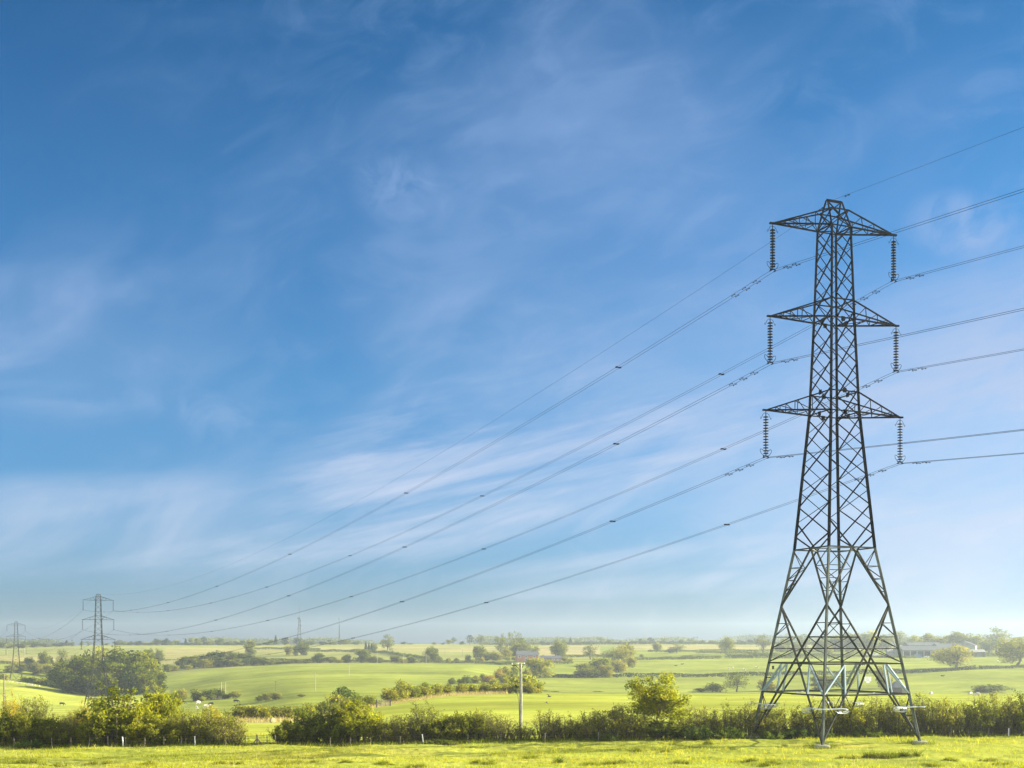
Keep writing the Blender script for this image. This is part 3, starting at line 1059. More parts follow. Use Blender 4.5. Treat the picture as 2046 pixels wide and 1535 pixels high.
def tree_proto(seed, H=10.0, rx=4.0, crown0=0.25, ncl=26, nl=1700, leaf=0.5, rc=0.30, shell=0.6, trunk=0.28, multi=1, conifer=False, limbs=True, squash=1.0):
    """trunk with limbs and a crown of leaf clumps; returns the two meshes"""
    r = np.random.default_rng(seed)
    tr, cr = MB(), MB()
    if conifer:
        zz = r.random(nl) ** 0.8
        rad = rx * (1 - zz) * (0.35 + 0.65 * np.sqrt(r.random(nl)))
        rad *= 1 + .25 * np.sin(zz * 40)
        an = r.random(nl) * 2 * np.pi
        cr.leaves(np.stack([rad * np.cos(an), rad * np.sin(an), H * (.06 + .94 * zz)], 1), leaf * r.uniform(.6, 1.3, nl), np.clip(r.normal(.45, .2, nl), 0, 1))
        tr.tube([(0, 0, -.3), (0, 0, H * .5), (0, 0, H * .92)], [trunk, trunk * .6, .03], 5)
        return tr, cr
    z0, z1 = H * crown0, H
    cz, rz = (z0 + z1) / 2, (z1 - z0) / 2
    d = r.normal(size=(ncl, 3))
    d /= np.linalg.norm(d, axis=1)[:, None]
    rad = (shell + (1 - shell) * r.random(ncl)) * (1 - rc * .75)
    rad[: ncl // 5] *= .45
    c = d * rad[:, None] * np.array([rx, rx, rz * squash]) + np.array([0, 0, cz])
    c[:, 2] = np.maximum(c[:, 2], z0 * .8)
    rr = rx * rc * r.uniform(.65, 1.35, ncl)
    ct = r.normal(.48, .22, ncl)
    k = r.choice(ncl, nl, p=rr ** 2 / (rr ** 2).sum())
    o = r.normal(size=(nl, 3))
    o /= np.linalg.norm(o, axis=1)[:, None]
    o *= (rr[k] * r.random(nl) ** .42)[:, None] * np.array([1.15, 1.15, .8])
    p = c[k] + o
    # let the crown fill its own height and spread
    lo_, hi_ = np.percentile(p[:, 2], .5), p[:, 2].max()
    sc_ = (z1 - z0) / (hi_ - lo_)
    p[:, 2] = z0 + (p[:, 2] - lo_) * sc_
    c[:, 2] = z0 + (c[:, 2] - lo_) * sc_
    p[:, 2] = np.maximum(p[:, 2], .05)
    cr.leaves(p, leaf * r.uniform(.55, 1.35, nl), np.clip(ct[k] + r.normal(0, .16, nl), 0, 1))
    bases = [np.array([0, 0, -.3])] if multi == 1 else [np.array([rx * .28 * math.cos(a), rx * .28 * math.sin(a), -.3]) for a in np.linspace(0, 2 * np.pi, multi + 1)[:-1] + r.random() * 3]
    tops = []
    for b in bases:
        f = b + np.array([r.normal(0, .04 * H), r.normal(0, .04 * H), H * (crown0 + .08)])
        m_ = (b + f) / 2 + np.array([r.normal(0, .015 * H), r.normal(0, .015 * H), 0])
        tp = f + np.array([b[0] * .6 + r.normal(0, .03 * H), b[1] * .6 + r.normal(0, .03 * H), (H - f[2]) * .55])
        tr.tube([b, m_, f, tp], np.array([1.25, .9, .7, .25]) * trunk, 6)
        tops.append((f, tp))
    if limbs:
        for i in range(ncl):
            f, tp = tops[i % len(tops)]
            s = f + (tp - f) * r.random() * .8
            md = (s + c[i]) / 2 + r.normal(size=3) * rx * .07 + np.array([0, 0, -.04 * H])
            tr.tube([s, md, c[i]], np.array([.34, .2, .06]) * trunk, 4)
            for j in range(2):
                e = c[i] + r.normal(size=3) * rr[i] * .7
                tr.tube([c[i] - (c[i] - md) * .3, e], np.array([.1, .03]) * trunk, 3)
    return tr, cr


def bush_proto(seed, w=3.0, h=2.6, nst=26, nl=7000, leaf=.075, lift=.22, upright=.5, top=.35, dens=1.0):
    """many stems arching out of a stool, twigs on them and small leaves along the twigs"""
    r = np.random.default_rng(seed)
    st, fo = MB(), MB()
    pts, tin = [], []
    for i in range(nst):
        a = r.random() * 2 * np.pi
        ro = .5 * w * math.sqrt(r.random())
        b = np.array([math.cos(a) * ro * .55, math.sin(a) * ro * .55, -.15])
        hh = h * (1 - .55 * (ro / (.5 * w)) ** 2) * r.uniform(.72, 1.06)
        e = np.array([math.cos(a) * ro, math.sin(a) * ro, hh])
        m_ = b * .5 + e * .5 + np.array([-math.cos(a) * ro * .10, -math.sin(a) * ro * .10, h * .06])
        t = np.linspace(0, 1, 7)[:, None]
        cv = (1 - t) ** 2 * b + 2 * t * (1 - t) * m_ + t * t * e
        cv[1:-1] += r.normal(0, .03, (5, 3))
        st.tube(cv, np.linspace(.045, .008, 7), 4)
        ct = np.clip(r.normal(.45, .15), .1, .9)
        for j in range(9):
            u = r.uniform(lift, 1.0)
            q = cv[min(6, int(u * 6.999))] * 1.0
            dr = r.normal(size=3)
            dr[2] = abs(dr[2]) * .6 + upright
            dr /= np.linalg.norm(dr)
            L = r.uniform(.25, .75) * h * .30
            tw = np.array([q, q + dr * L * .5 + r.normal(0, .03, 3), q + dr * L])
            st.tube(tw, np.array([.013, .009, .004]), 3)
            n = int(nl / (nst * 9) * r.uniform(.5, 1.5) * dens)
            s = r.random(n)
            pp = q + dr * (L * s * 1.05)[:, None] + r.normal(0, .085, (n, 3))
            pts.append(pp)
            tin.append(np.clip(ct + .22 * (u - .5) + r.normal(0, .15, n), 0, 1))
    pts, tin = np.concatenate(pts), np.concatenate(tin)
    ok = pts[:, 2] > .05
    fo.leaves(pts[ok], leaf * r.uniform(.6, 1.4, ok.sum()), tin[ok])
    return st, fo


PROTO = {}


def proto(kind):
    """meshes of one plant kind, made once: (trunk mesh, crown mesh, natural height, natural width, part names)"""
    if kind in PROTO:
        return PROTO[kind]
    k, v = kind.split('#')
    s = sum(ord(c) * (i + 3) for i, c in enumerate(kind))
    if k == 'hedgebush':
        a, b = bush_proto(s, 3.0, 2.6, 40, 8200, .085, .22, .30)
        r = (a, b, 2.6, 3.0, 'stems', 'foliage')
    elif k == 'twigbush':
        a, b = bush_proto(s, 3.0, 2.6, 54, 5600, .062, .20, .55)
        r = (a, b, 2.6, 3.0, 'stems', 'foliage')
    elif k == 'openbush':
        a, b = bush_proto(s, 3.0, 2.6, 44, 3300, .062, .26, .55)
        r = (a, b, 2.6, 3.0, 'stems', 'foliage')
    elif k == 'bramble':
        a, b = bush_proto(s, 3.0, 1.1, 30, 6000, .085, .05, .1)
        r = (a, b, 1.1, 3.0, 'stems', 'foliage')
    elif k == 'midbush':
        a, b = tree_proto(s, 3.0, 1.7, .04, 26, 1500, .22, .40, .45, .07, 3)
        r = (a, b, 3.0, 3.4, 'stems', 'foliage')
    elif k == 'neartree':
        a, b = tree_proto(s, 5.9, 2.85, .28, 120, 11500, .11, .16, .30, .085, 3)
        r = (a, b, 5.9, 5.4, 'trunk', 'crown')
    elif k == 'round':
        a, b = tree_proto(s, 12, 5.0, .03, 44, 3200, .50, .30, .55, .32)
        r = (a, b, 12, 10.4, 'trunk', 'crown')
    elif k == 'oak':
        a, b = tree_proto(s, 14, 7.4, .15, 64, 3400, .42, .22, .55, .50)
        r = (a, b, 14, 15.6, 'trunk', 'crown')
    elif k == 'airy':
        a, b = tree_proto(s, 13, 5.2, .16, 40, 1150, .42, .24, .62, .34)
        r = (a, b, 13, 11.2, 'trunk', 'crown')
    elif k == 'fir':
        a, b = tree_proto(s, 12, 2.6, nl=1300, leaf=.55, conifer=True, trunk=.2)
        r = (a, b, 12, 5.2, 'trunk', 'crown')
    a, b = r[0].mesh(r[4], [MT['bark']]), r[1].mesh(r[5], [LF['oak']])
    PROTO[kind] = (a, b) + r[2:]
    return PROTO[kind]


WHOLE = {}


def whole_mesh(kind):
    """trunk and crown in one mesh, for trees so far off that no parts show"""
    if kind in WHOLE:
        return WHOLE[kind]
    k = kind.split('#')[0]
    s = sum(ord(c) * (i + 3) for i, c in enumerate(kind)) + 5
    a, b = {'round': lambda: tree_proto(s, 12, 5.0, .0, 26, 1000, .80, .34, .5, .3, limbs=False),
            'airy': lambda: tree_proto(s, 13, 5.2, .2, 26, 560, .65, .26, .62, .4),
            'fir': lambda: tree_proto(s, 12, 2.6, nl=500, leaf=.9, conifer=True, trunk=.2),
            'bush': lambda: tree_proto(s, 4, 3.0, .02, 16, 500, .6, .42, .4, .1, limbs=False)}[k]()
    m = MB()
    for src, mi in ((a, 0), (b, 1)):
        for v, f, t in zip(src.v, src.f, src.ti):
            m.add(v, f - f.min() if len(f) else f, mi, t)
    dims = {'round': (12, 10.8), 'airy': (13, 11.2), 'fir': (12, 5.2), 'bush': (4, 6.0)}[k]
    WHOLE[kind] = (m.mesh('tree', [MT['bark'], LF['oak']]),) + dims
    return WHOLE[kind]


def set_mat(o, slot, m):
    o.material_slots[slot].link = 'OBJECT'
    o.material_slots[slot].material = m


def plant(kind, name, px, D, wpx, top, leaf, label, cat, group=None, bark='bark', sink=0.0):
    """one plant where the bearing px at depth D meets the ground; its size from its width and top row"""
    X, Y, z = at(px, D)
    z -= sink
    h = max(.3, (HOR - top) / FPX * D - z)
    a, b, H0, W0, n1, n2 = proto(kind)
    root = thing(name, label, cat, (X, Y, z), random.random() * 6.28, group)
    w = wpx / FPX * D
    root.scale = (w / W0, w / W0, h / H0)
    o1, o2 = link(n1, a, root), link(n2, b, root)
    set_mat(o1, 0, MT[bark])
    set_mat(o2, 0, LF[leaf])
    return root


def far_plant(kind, name, px, D, wpx, top, leaf, label, cat, group=None):
    X, Y, z = at(px, D)
    me, H0, W0 = whole_mesh(kind)
    h = max(1.0, (HOR - top) / FPX * D - z)
    o = link(name, me, None, (X, Y, z))
    w = wpx / FPX * D
    o.scale = (w / W0, w / W0, h / H0)
    o.rotation_euler = (0, 0, random.random() * 6.28)
    set_mat(o, 1, LF[leaf])
    return tag(o, label, cat, group)


LOOK = {'hedge': 'olive green', 'twig': 'brown twiggy', 'dark': 'dark green', 'yellow': 'bright yellow', 'lime': 'yellow green', 'bramble': 'grey green',
        'oak': 'olive', 'wood': 'deep green', 'autumn': 'golden', 'rust': 'rust red', 'fir': 'blackish green'}
KINDW = {'hedgebush': 'dense', 'twigbush': 'bristly', 'openbush': 'thin see-through', 'bramble': 'low sprawling', 'midbush': 'rounded', 'round': 'round-headed', 'oak': 'spreading',
         'airy': 'sparse', 'fir': 'pointed', 'neartree': 'multi-stemmed', 'bush': 'low rounded'}


def grove(rows_, name, cat, group, where, builder, nvar=4):
    """a run of plants [kind, px, D, width px, top row, leaf]; each label tells its look and its place in the run"""
    rows_ = sorted(rows_, key=lambda q: q[1])
    for i, (k, px, D, w, top, lf) in enumerate(rows_):
        lab = '%s %s %s %s, %s from the left' % (LOOK[lf], KINDW[k], cat, where, ordinal(i))
        builder('%s#%d' % (k, i % nvar), name, px, D, w, top, lf, lab, cat, group)


def hedge_d(px):
    return float(np.interp(px, XS, ND[2]))


# the front hedgerow, bush by bush: kind, centre, width, top row, leaf, set back
FRONT = [('hedgebush', 5, 62, 1427, 'dark', 0), ('hedgebush', 42, 62, 1424, 'hedge', 0), ('hedgebush', 78, 60, 1431, 'dark', .3), ('hedgebush', 112, 58, 1437, 'hedge', 0), ('twigbush', 146, 60, 1437, 'twig', .2),
         ('hedgebush', 178, 56, 1438, 'hedge', 0), ('hedgebush', 236, 118, 1381, 'dark', .4), ('hedgebush', 205, 70, 1420, 'dark', -.3), ('hedgebush', 278, 80, 1412, 'lime', 0), ('hedgebush', 318, 78, 1375, 'lime', 2.6),
         ('hedgebush', 322, 70, 1432, 'hedge', -.2), ('openbush', 358, 64, 1424, 'hedge', .4), ('twigbush', 392, 72, 1420, 'hedge', .2), ('twigbush', 432, 96, 1419, 'hedge', 0), ('openbush', 458, 78, 1432, 'twig', -.2),
         ('hedgebush', 576, 62, 1441, 'dark', 0), ('hedgebush', 614, 72, 1419, 'dark', .3), ('hedgebush', 668, 66, 1416, 'dark', .2), ('hedgebush', 716, 86, 1405, 'lime', .3), ('twigbush', 770, 60, 1436, 'hedge', 0),
         ('twigbush', 806, 66, 1430, 'twig', .2), ('twigbush', 846, 76, 1408, 'hedge', .4), ('hedgebush', 888, 66, 1431, 'hedge', 0), ('hedgebush', 928, 70, 1421, 'hedge', .3), ('twigbush', 962, 64, 1417, 'hedge', .2),
         ('openbush', 1002, 70, 1428, 'twig', 0), ('openbush', 1040, 50, 1444, 'twig', .2), ('openbush', 1090, 78, 1423, 'twig', 0), ('twigbush', 1136, 62, 1434, 'twig', .3), ('twigbush', 1180, 68, 1424, 'twig', .1),
         ('twigbush', 1228, 92, 1409, 'twig', .3), ('twigbush', 1268, 64, 1424, 'hedge', .2), ('hedgebush', 1322, 76, 1440, 'dark', -.1), ('openbush', 1372, 62, 1416, 'hedge', .5), ('openbush', 1404, 60, 1414, 'twig', .6),
         ('twigbush', 1452, 78, 1413, 'hedge', .3), ('openbush', 1492, 70, 1402, 'twig', .2), ('twigbush', 1534, 72, 1408, 'hedge', 0), ('openbush', 1576, 74, 1411, 'twig', .3), ('twigbush', 1622, 76, 1405, 'hedge', 0),
         ('openbush', 1664, 72, 1398, 'hedge', .4), ('twigbush', 1706, 76, 1399, 'hedge', 0), ('openbush', 1748, 70, 1396, 'twig', .3), ('twigbush', 1790, 70, 1394, 'hedge', 0), ('openbush', 1834, 72, 1392, 'hedge', .2),
         ('twigbush', 1878, 76, 1394, 'twig', 0), ('openbush', 1916, 60, 1402, 'hedge', .3), ('twigbush', 1958, 74, 1391, 'hedge', 0), ('twigbush', 2000, 76, 1388, 'twig', .2), ('hedgebush', 2040, 70, 1394, 'hedge', 0), ('twigbush', 2086, 76, 1392, 'hedge', .1)]
for i, (k, px, w, top, lf, back) in enumerate(sorted(FRONT, key=lambda q: q[1])):
    lab = '%s %s bush in the front hedgerow, %s from the left' % (LOOK[lf], KINDW[k], ordinal(i))
    plant('%s#%d' % (k, (i * 5) % 7), 'hedge_bush', px, hedge_d(px) + 1.2 + back * 2, w * 1.22, top, lf, lab, 'bush', 'bushes of the front hedgerow', sink=.05)
grove([('twigbush', 20, 104, 52, 1392, 'yellow'), ('twigbush', 66, 106, 82, 1391, 'hedge'), ('twigbush', 112, 108, 60, 1428, 'twig'), ('twigbush', 168, 106, 54, 1407, 'yellow'), ('twigbush', 142, 107, 50, 1423, 'twig'),
       ('twigbush', 345, 108, 50, 1400, 'lime'), ('twigbush', 420, 105, 54, 1412, 'yellow')],
      'hedge_bush', 'bush', 'bushes behind the front hedgerow', 'showing behind the front hedgerow', plant)
grove([('bramble', 1208, 100.2, 74, 1464, 'bramble'), ('bramble', 1395, 101, 76, 1452, 'bramble'), ('bramble', 1450, 101.5, 80, 1455, 'bramble'), ('bramble', 1532, 103, 80, 1456, 'bramble'), ('bramble', 1590, 103.6, 70, 1455, 'bramble'),
       ('bramble', 1730, 105, 82, 1456, 'bramble'), ('bramble', 1640, 104, 60, 1460, 'bramble'), ('bramble', 1816, 106, 66, 1462, 'bramble'), ('bramble', 900, 97.4, 80, 1478, 'bramble'), ('bramble', 870, 97.2, 60, 1482, 'bramble'),
       ('bramble', 60, 94.6, 70, 1480, 'bramble'), ('bramble', 1950, 107, 60, 1460, 'bramble')],
      'bramble_bush', 'bush', 'brambles at the foot of the hedgerow', 'at the foot of the hedgerow', plant)
plant('neartree#0', 'hedge_tree', 1314, 103.0, 146, 1340, 'lime', 'yellow green many-stemmed tree standing above the front hedgerow', 'tree', None, 'bark_pale')

# the hedge that climbs across the middle of the fields
MID = []
for i, px in enumerate(np.arange(482, 1078, 23.0)):
    D = float(np.interp(px, XS, ND[4])) + random.uniform(-1, 3)
    hpx = np.interp(px, [480, 620, 760, 900, 1070], [33, 31, 30, 26, 22]) * random.uniform(.85, 1.15)
    if 752 < px < 778:
        continue
    yb = HOR - FPX * at(px, D)[2] / D
    MID.append(('midbush', px, D, random.uniform(32, 46), yb - hpx, random.choice(['twig', 'hedge', 'twig', 'hedge', 'hedge', 'autumn', 'twig'])))
MID += [('midbush', 690, 262, 60, 1372, 'bramble'), ('midbush', 672, 245, 40, 1385, 'twig'), ('midbush', 806, 278, 44, 1358, 'autumn'), ('midbush', 820, 275, 40, 1366, 'hedge'), ('midbush', 846, 290, 36, 1364, 'lime'),
        ('midbush', 1064, 300, 40, 1374, 'yellow'), ('midbush', 872, 296, 36, 1365, 'hedge')]
grove(MID, 'hedge_shrub', 'shrub', 'shrubs of the hedge across the middle fields', 'in the hedge across the middle fields', plant)
grove([('midbush', 1046, 330, 74, 1347, 'hedge'), ('midbush', 1070, 322, 46, 1362, 'lime'), ('midbush', 1016, 345, 30, 1366, 'hedge')],
      'garden_shrub', 'shrub', 'shrubs behind the wooden power pole', 'behind the wooden power pole', plant)

# the round wood on the left
WD = [('round', 122, 640, 56, 1330), ('round', 150, 655, 64, 1314), ('round', 176, 668, 62, 1306), ('round', 204, 655, 84, 1300), ('round', 240, 648, 88, 1298), ('round', 276, 640, 80, 1305), ('round', 300, 632, 58, 1322),
      ('round', 312, 622, 44, 1344), ('round', 226, 618, 76, 1322), ('round', 266, 612, 78, 1328), ('round', 182, 612, 70, 1330), ('round', 142, 608, 60, 1342), ('round', 295, 606, 50, 1350), ('round', 205, 602, 60, 1350)]
grove([(k, a, d, w * 1.15, t - 7, 'wood') for k, a, d, w, t in WD], 'woodland_tree', 'tree', 'trees of the round dark wood', 'in the round dark wood', plant)
grove([('midbush', 58, 700, 48, 1351, 'wood'), ('midbush', 84, 705, 52, 1352, 'wood'), ('midbush', 110, 700, 52, 1357, 'wood'), ('midbush', 136, 690, 48, 1359, 'wood'), ('midbush', 164, 670, 50, 1356, 'oak'), ('midbush', 8, 700, 26, 1345, 'twig'),
       ('midbush', 185, 640, 40, 1368, 'wood')], 'field_bush', 'bush', 'bushes below the second pylon', 'on the brow left of the round wood', plant)
grove([('round', 88, 900, 28, 1300, 'wood'), ('round', 60, 900, 26, 1312, 'wood'), ('airy', 126, 930, 34, 1296, 'oak'), ('round', 143, 900, 30, 1308, 'oak'), ('round', 102, 910, 16, 1308, 'wood'), ('round', 36, 870, 46, 1322, 'autumn'),
       ('round', 74, 870, 48, 1323, 'autumn'), ('round', 104, 860, 40, 1326, 'twig'), ('round', 22, 860, 30, 1328, 'oak'), ('round', 130, 870, 36, 1320, 'oak')],
      'valley_tree', 'tree', 'trees around the farthest pylon', 'around the farthest pylon', plant)
# belts of trees on the far edge of the middle field
BELT = [('round', 300, 1010, 26, 1295, 'oak'), ('round', 319, 1015, 26, 1295, 'oak'), ('round', 331, 840, 28, 1326, 'oak'), ('round', 347, 845, 26, 1329, 'autumn'), ('round', 368, 880, 46, 1311, 'wood'), ('round', 388, 890, 48, 1309, 'wood'),
        ('round', 410, 895, 46, 1305, 'wood'), ('round', 414, 862, 34, 1316, 'autumn'), ('round', 376, 850, 20, 1329, 'autumn'), ('round', 428, 900, 44, 1299, 'wood'), ('round', 452, 905, 50, 1301, 'wood'), ('round', 474, 900, 38, 1302, 'oak'),
        ('round', 492, 890, 40, 1304, 'wood'), ('round', 440, 868, 40, 1313, 'wood'), ('round', 470, 868, 40, 1314, 'oak'), ('round', 508, 880, 34, 1310, 'oak'), ('round', 526, 876, 34, 1313, 'wood'), ('round', 540, 872, 26, 1318, 'oak'),
        ('round', 556, 876, 26, 1321, 'oak'), ('round', 573, 876, 24, 1319, 'wood'), ('round', 592, 880, 26, 1316, 'oak'), ('round', 612, 880, 24, 1320, 'wood'), ('round', 637, 890, 38, 1304, 'wood'), ('round', 660, 888, 28, 1312, 'oak'),
        ('round', 676, 888, 24, 1317, 'autumn'), ('round', 692, 895, 26, 1306, 'wood'), ('round', 724, 900, 42, 1296, 'oak'), ('round', 746, 895, 30, 1310, 'autumn'), ('round', 758, 893, 26, 1313, 'oak'), ('round', 790, 900, 30, 1310, 'oak'),
        ('round', 806, 895, 24, 1316, 'autumn'), ('round', 822, 900, 26, 1311, 'wood'), ('round', 862, 940, 38, 1291, 'wood'), ('round', 850, 925, 22, 1308, 'oak'), ('round', 876, 925, 22, 1310, 'oak'), ('round', 896, 910, 12, 1315, 'lime'),
        ('round', 935, 930, 16, 1307, 'wood'), ('round', 960, 945, 34, 1289, 'wood'), ('round', 974, 935, 22, 1302, 'oak'), ('round', 964, 915, 10, 1312, 'yellow'), ('round', 912, 935, 14, 1315, 'oak')]
grove(BELT, 'belt_tree', 'tree', 'trees along the far edge of the middle field', 'along the far edge of the middle field', plant, 6)
UP = [('round', 500, 1060, 30, 1277, 'oak'), ('round', 606, 1080, 32, 1279, 'wood'), ('round', 577, 1090, 22, 1287, 'twig'), ('fir', 731, 1180, 9, 1281, 'fir'), ('fir', 737, 1182, 8, 1284, 'fir'), ('round', 747, 1185, 18, 1283, 'oak'), ('fir', 742, 1180, 8, 1286, 'fir'),
      ('airy', 774, 1130, 40, 1266, 'oak'), ('round', 590, 1075, 16, 1288, 'oak')]
grove(UP, 'hill_tree', 'tree', 'lone trees in the upper fields', 'out in the upper fields', plant)
# shrubs where the valley floor ends, by the twin poles
grove([('midbush', 361, 520, 32, 1376, 'autumn'), ('midbush', 352, 530, 24, 1384, 'lime'), ('midbush', 394, 525, 34, 1376, 'wood'), ('midbush', 418, 525, 40, 1378, 'wood'), ('midbush', 437, 530, 30, 1375, 'wood'), ('midbush', 405, 515, 16, 1391, 'lime'),
       ('midbush', 470, 528, 28, 1381, 'twig'), ('midbush', 452, 528, 22, 1386, 'wood'), ('midbush', 518, 485, 22, 1389, 'oak'), ('midbush', 534, 480, 26, 1383, 'twig'), ('midbush', 553, 475, 26, 1382, 'twig'), ('midbush', 602, 462, 20, 1387, 'twig')],
      'field_shrub', 'shrub', 'shrubs at the foot of the middle field', 'at the foot of the middle field', plant)
# gardens and farmhouse trees
FARM = [('midbush', 902, 560, 16, 1355, 'wood'), ('midbush', 922, 570, 20, 1357, 'wood'), ('midbush', 932, 575, 20, 1350, 'bramble'), ('midbush', 950, 580, 24, 1351, 'autumn'), ('midbush', 964, 590, 14, 1347, 'wood'), ('midbush', 978, 585, 26, 1349, 'rust'),
        ('midbush', 996, 600, 20, 1335, 'rust'), ('midbush', 1006, 595, 20, 1345, 'autumn'), ('midbush', 1012, 640, 22, 1333, 'autumn'), ('midbush', 988, 560, 20, 1356, 'lime'), ('midbush', 1022, 620, 28, 1340, 'oak'), ('midbush', 1028, 660, 18, 1328, 'lime'),
        ('midbush', 1052, 640, 20, 1335, 'autumn'), ('round', 1080, 690, 58, 1314, 'hedge'), ('round', 1168, 700, 46, 1325, 'oak'), ('round', 1196, 715, 48, 1313, 'hedge'), ('round', 1213, 700, 34, 1326, 'autumn'),
        ('airy', 1180, 940, 42, 1287, 'oak'), ('airy', 1216, 930, 34, 1299, 'oak'), ('oak', 1243, 830, 62, 1294, 'autumn'), ('round', 1250, 850, 40, 1284, 'autumn'), ('round', 1236, 760, 44, 1318, 'autumn'), ('round', 1262, 800, 24, 1312, 'autumn'),
        ('round', 1117, 960, 36, 1282, 'oak'), ('airy', 1117, 970, 34, 1273, 'oak'), ('round', 1042, 985, 38, 1280, 'oak'), ('round', 1028, 990, 30, 1290, 'oak'), ('round', 1064, 980, 30, 1289, 'lime'), ('airy', 1003, 1030, 32, 1267, 'oak'), ('airy', 1030, 1040, 38, 1262, 'oak'),
        ('round', 1012, 960, 26, 1296, 'autumn'), ('round', 990, 930, 34, 1302, 'twig'), ('midbush', 1015, 915, 12, 1312, 'lime'), ('midbush', 1028, 910, 12, 1312, 'lime'), ('midbush', 1085, 915, 14, 1309, 'lime'), ('midbush', 1128, 905, 16, 1313, 'autumn'), ('midbush', 1140, 900, 14, 1316, 'lime')]
FARM = [(k, px, D, w * 1.16, t - 1, lf) for k, px, D, w, t, lf in FARM]
grove(FARM, 'farm_tree', 'tree', 'trees and shrubs around the farmhouse', 'around the farmhouse', plant)
# the right-hand fields
plant('oak#1', 'oak_tree', 1907, 715, 112, 1287, 'autumn', 'golden spreading oak with a clear trunk below the barns', 'tree', 'golden oaks by the hedge below the barns')
plant('oak#2', 'oak_tree', 2030, 735, 108, 1273, 'autumn', 'golden spreading oak farther right than the one below the barns', 'tree', 'golden oaks by the hedge below the barns')
plant('oak#3', 'oak_tree', 1452, 1020, 42, 1269, 'oak', 'olive oak with a clear trunk, alone left of the tall pylon', 'tree')
RIGHT = [('airy', 1472, 540, 66, 1343, 'oak'), ('midbush', 1430, 535, 50, 1364, 'oak'), ('midbush', 1400, 540, 34, 1375, 'twig'), ('midbush', 1535, 545, 52, 1356, 'autumn'), ('round', 1645, 560, 80, 1347, 'oak'), ('airy', 1688, 560, 56, 1344, 'oak'), ('round', 1766, 570, 40, 1326, 'autumn'),
         ('round', 1772, 550, 34, 1350, 'autumn'), ('midbush', 1980, 540, 80, 1367, 'oak'), ('midbush', 1958, 540, 34, 1376, 'hedge'), ('midbush', 1086, 530, 28, 1383, 'twig'), ('midbush', 1194, 535, 26, 1384, 'twig'), ('midbush', 1110, 528, 22, 1385, 'twig')]
grove(RIGHT, 'dip_tree', 'tree', 'trees rising from the dip beyond the near fields', 'rising from the dip beyond the near fields', plant)
BARNT = [('airy', 1525, 1080, 44, 1266, 'oak'), ('airy', 1572, 1080, 40, 1266, 'oak'), ('round', 1560, 1070, 34, 1280, 'oak'), ('airy', 1608, 1090, 42, 1267, 'oak'), ('round', 1590, 1080, 34, 1283, 'oak'), ('round', 1640, 1100, 40, 1276, 'oak'), ('round', 1668, 1110, 50, 1268, 'hedge'),
         ('round', 1700, 1110, 56, 1262, 'oak'), ('round', 1735, 1110, 56, 1259, 'hedge'), ('round', 1770, 1120, 50, 1266, 'oak'), ('airy', 1800, 1130, 44, 1260, 'oak'), ('round', 1826, 1120, 48, 1268, 'hedge'), ('round', 1856, 1130, 50, 1264, 'oak'), ('round', 1888, 1130, 54, 1268, 'hedge'),
         ('round', 1918, 1120, 60, 1261, 'oak'), ('round', 1950, 1110, 54, 1267, 'hedge'), ('round', 1975, 1060, 44, 1276, 'wood'), ('airy', 1990, 1090, 68, 1251, 'oak'), ('round', 2010, 1040, 44, 1281, 'oak'), ('round', 2044, 1100, 54, 1272, 'oak'), ('airy', 2075, 1090, 50, 1264, 'oak'),
         ('round', 1655, 1000, 26, 1290, 'hedge'), ('midbush', 1700, 985, 24, 1300, 'hedge'), ('midbush', 1722, 980, 20, 1298, 'lime')]
grove(BARNT, 'barn_tree', 'tree', 'hazy trees behind the barns', 'in the hazy belt behind the barns', plant, 5)
grove([('round', 1314, 1160, 26, 1283, 'hedge'), ('airy', 1352, 1080, 46, 1286, 'oak'), ('midbush', 1282, 985, 10, 1307, 'oak'), ('midbush', 1332, 950, 14, 1312, 'autumn'), ('midbush', 1374, 945, 30, 1309, 'oak'), ('midbush', 1340, 1080, 24, 1297, 'oak'), ('midbush', 1510, 970, 10, 1300, 'oak')],
      'hill_bush', 'tree', 'trees among the upper right hedges', 'among the hedges right of the farmhouse', plant)
# the skyline
SKY = [(4, 30, 1281), (22, 26, 1284), (46, 30, 1283), (70, 44, 1283), (92, 30, 1286), (112, 20, 1285), (124, 18, 1283), (133, 12, 1280), (143, 16, 1283), (163, 10, 1281), (177, 14, 1281), (214, 12, 1284), (236, 22, 1279), (246, 16, 1281), (259, 16, 1281),
       (276, 18, 1280), (293, 14, 1283), (304, 16, 1281), (315, 18, 1276), (330, 20, 1275), (342, 14, 1281), (352, 16, 1278), (371, 8, 1276), (382, 12, 1274), (396, 18, 1275), (407, 14, 1271), (420, 18, 1279), (440, 24, 1275), (456, 18, 1281), (470, 16, 1281), (484, 14, 1279),
       (516, 16, 1284), (534, 24, 1281), (551, 9, 1270), (545, 20, 1278), (570, 20, 1273), (594, 20, 1272), (620, 24, 1277), (644, 18, 1282), (662, 24, 1278), (680, 18, 1278), (692, 20, 1277), (712, 20, 1281), (760, 14, 1283), (806, 14, 1282), (820, 16, 1285),
       (868, 14, 1283), (885, 10, 1284), (898, 16, 1278), (906, 14, 1273), (922, 12, 1281), (938, 20, 1269), (959, 22, 1268), (972, 14, 1282), (1066, 14, 1278), (1084, 18, 1281), (1098, 16, 1282), (1140, 10, 1276), (1156, 20, 1279), (1176, 16, 1281), (1202, 16, 1273),
       (1219, 18, 1276), (1236, 16, 1281), (1262, 14, 1281), (1284, 20, 1276), (1300, 18, 1273), (1326, 18, 1274), (1342, 14, 1280), (1362, 14, 1278), (1382, 18, 1276), (1402, 20, 1279), (1424, 20, 1279), (1480, 20, 1279), (1500, 20, 1278)]
sk = []
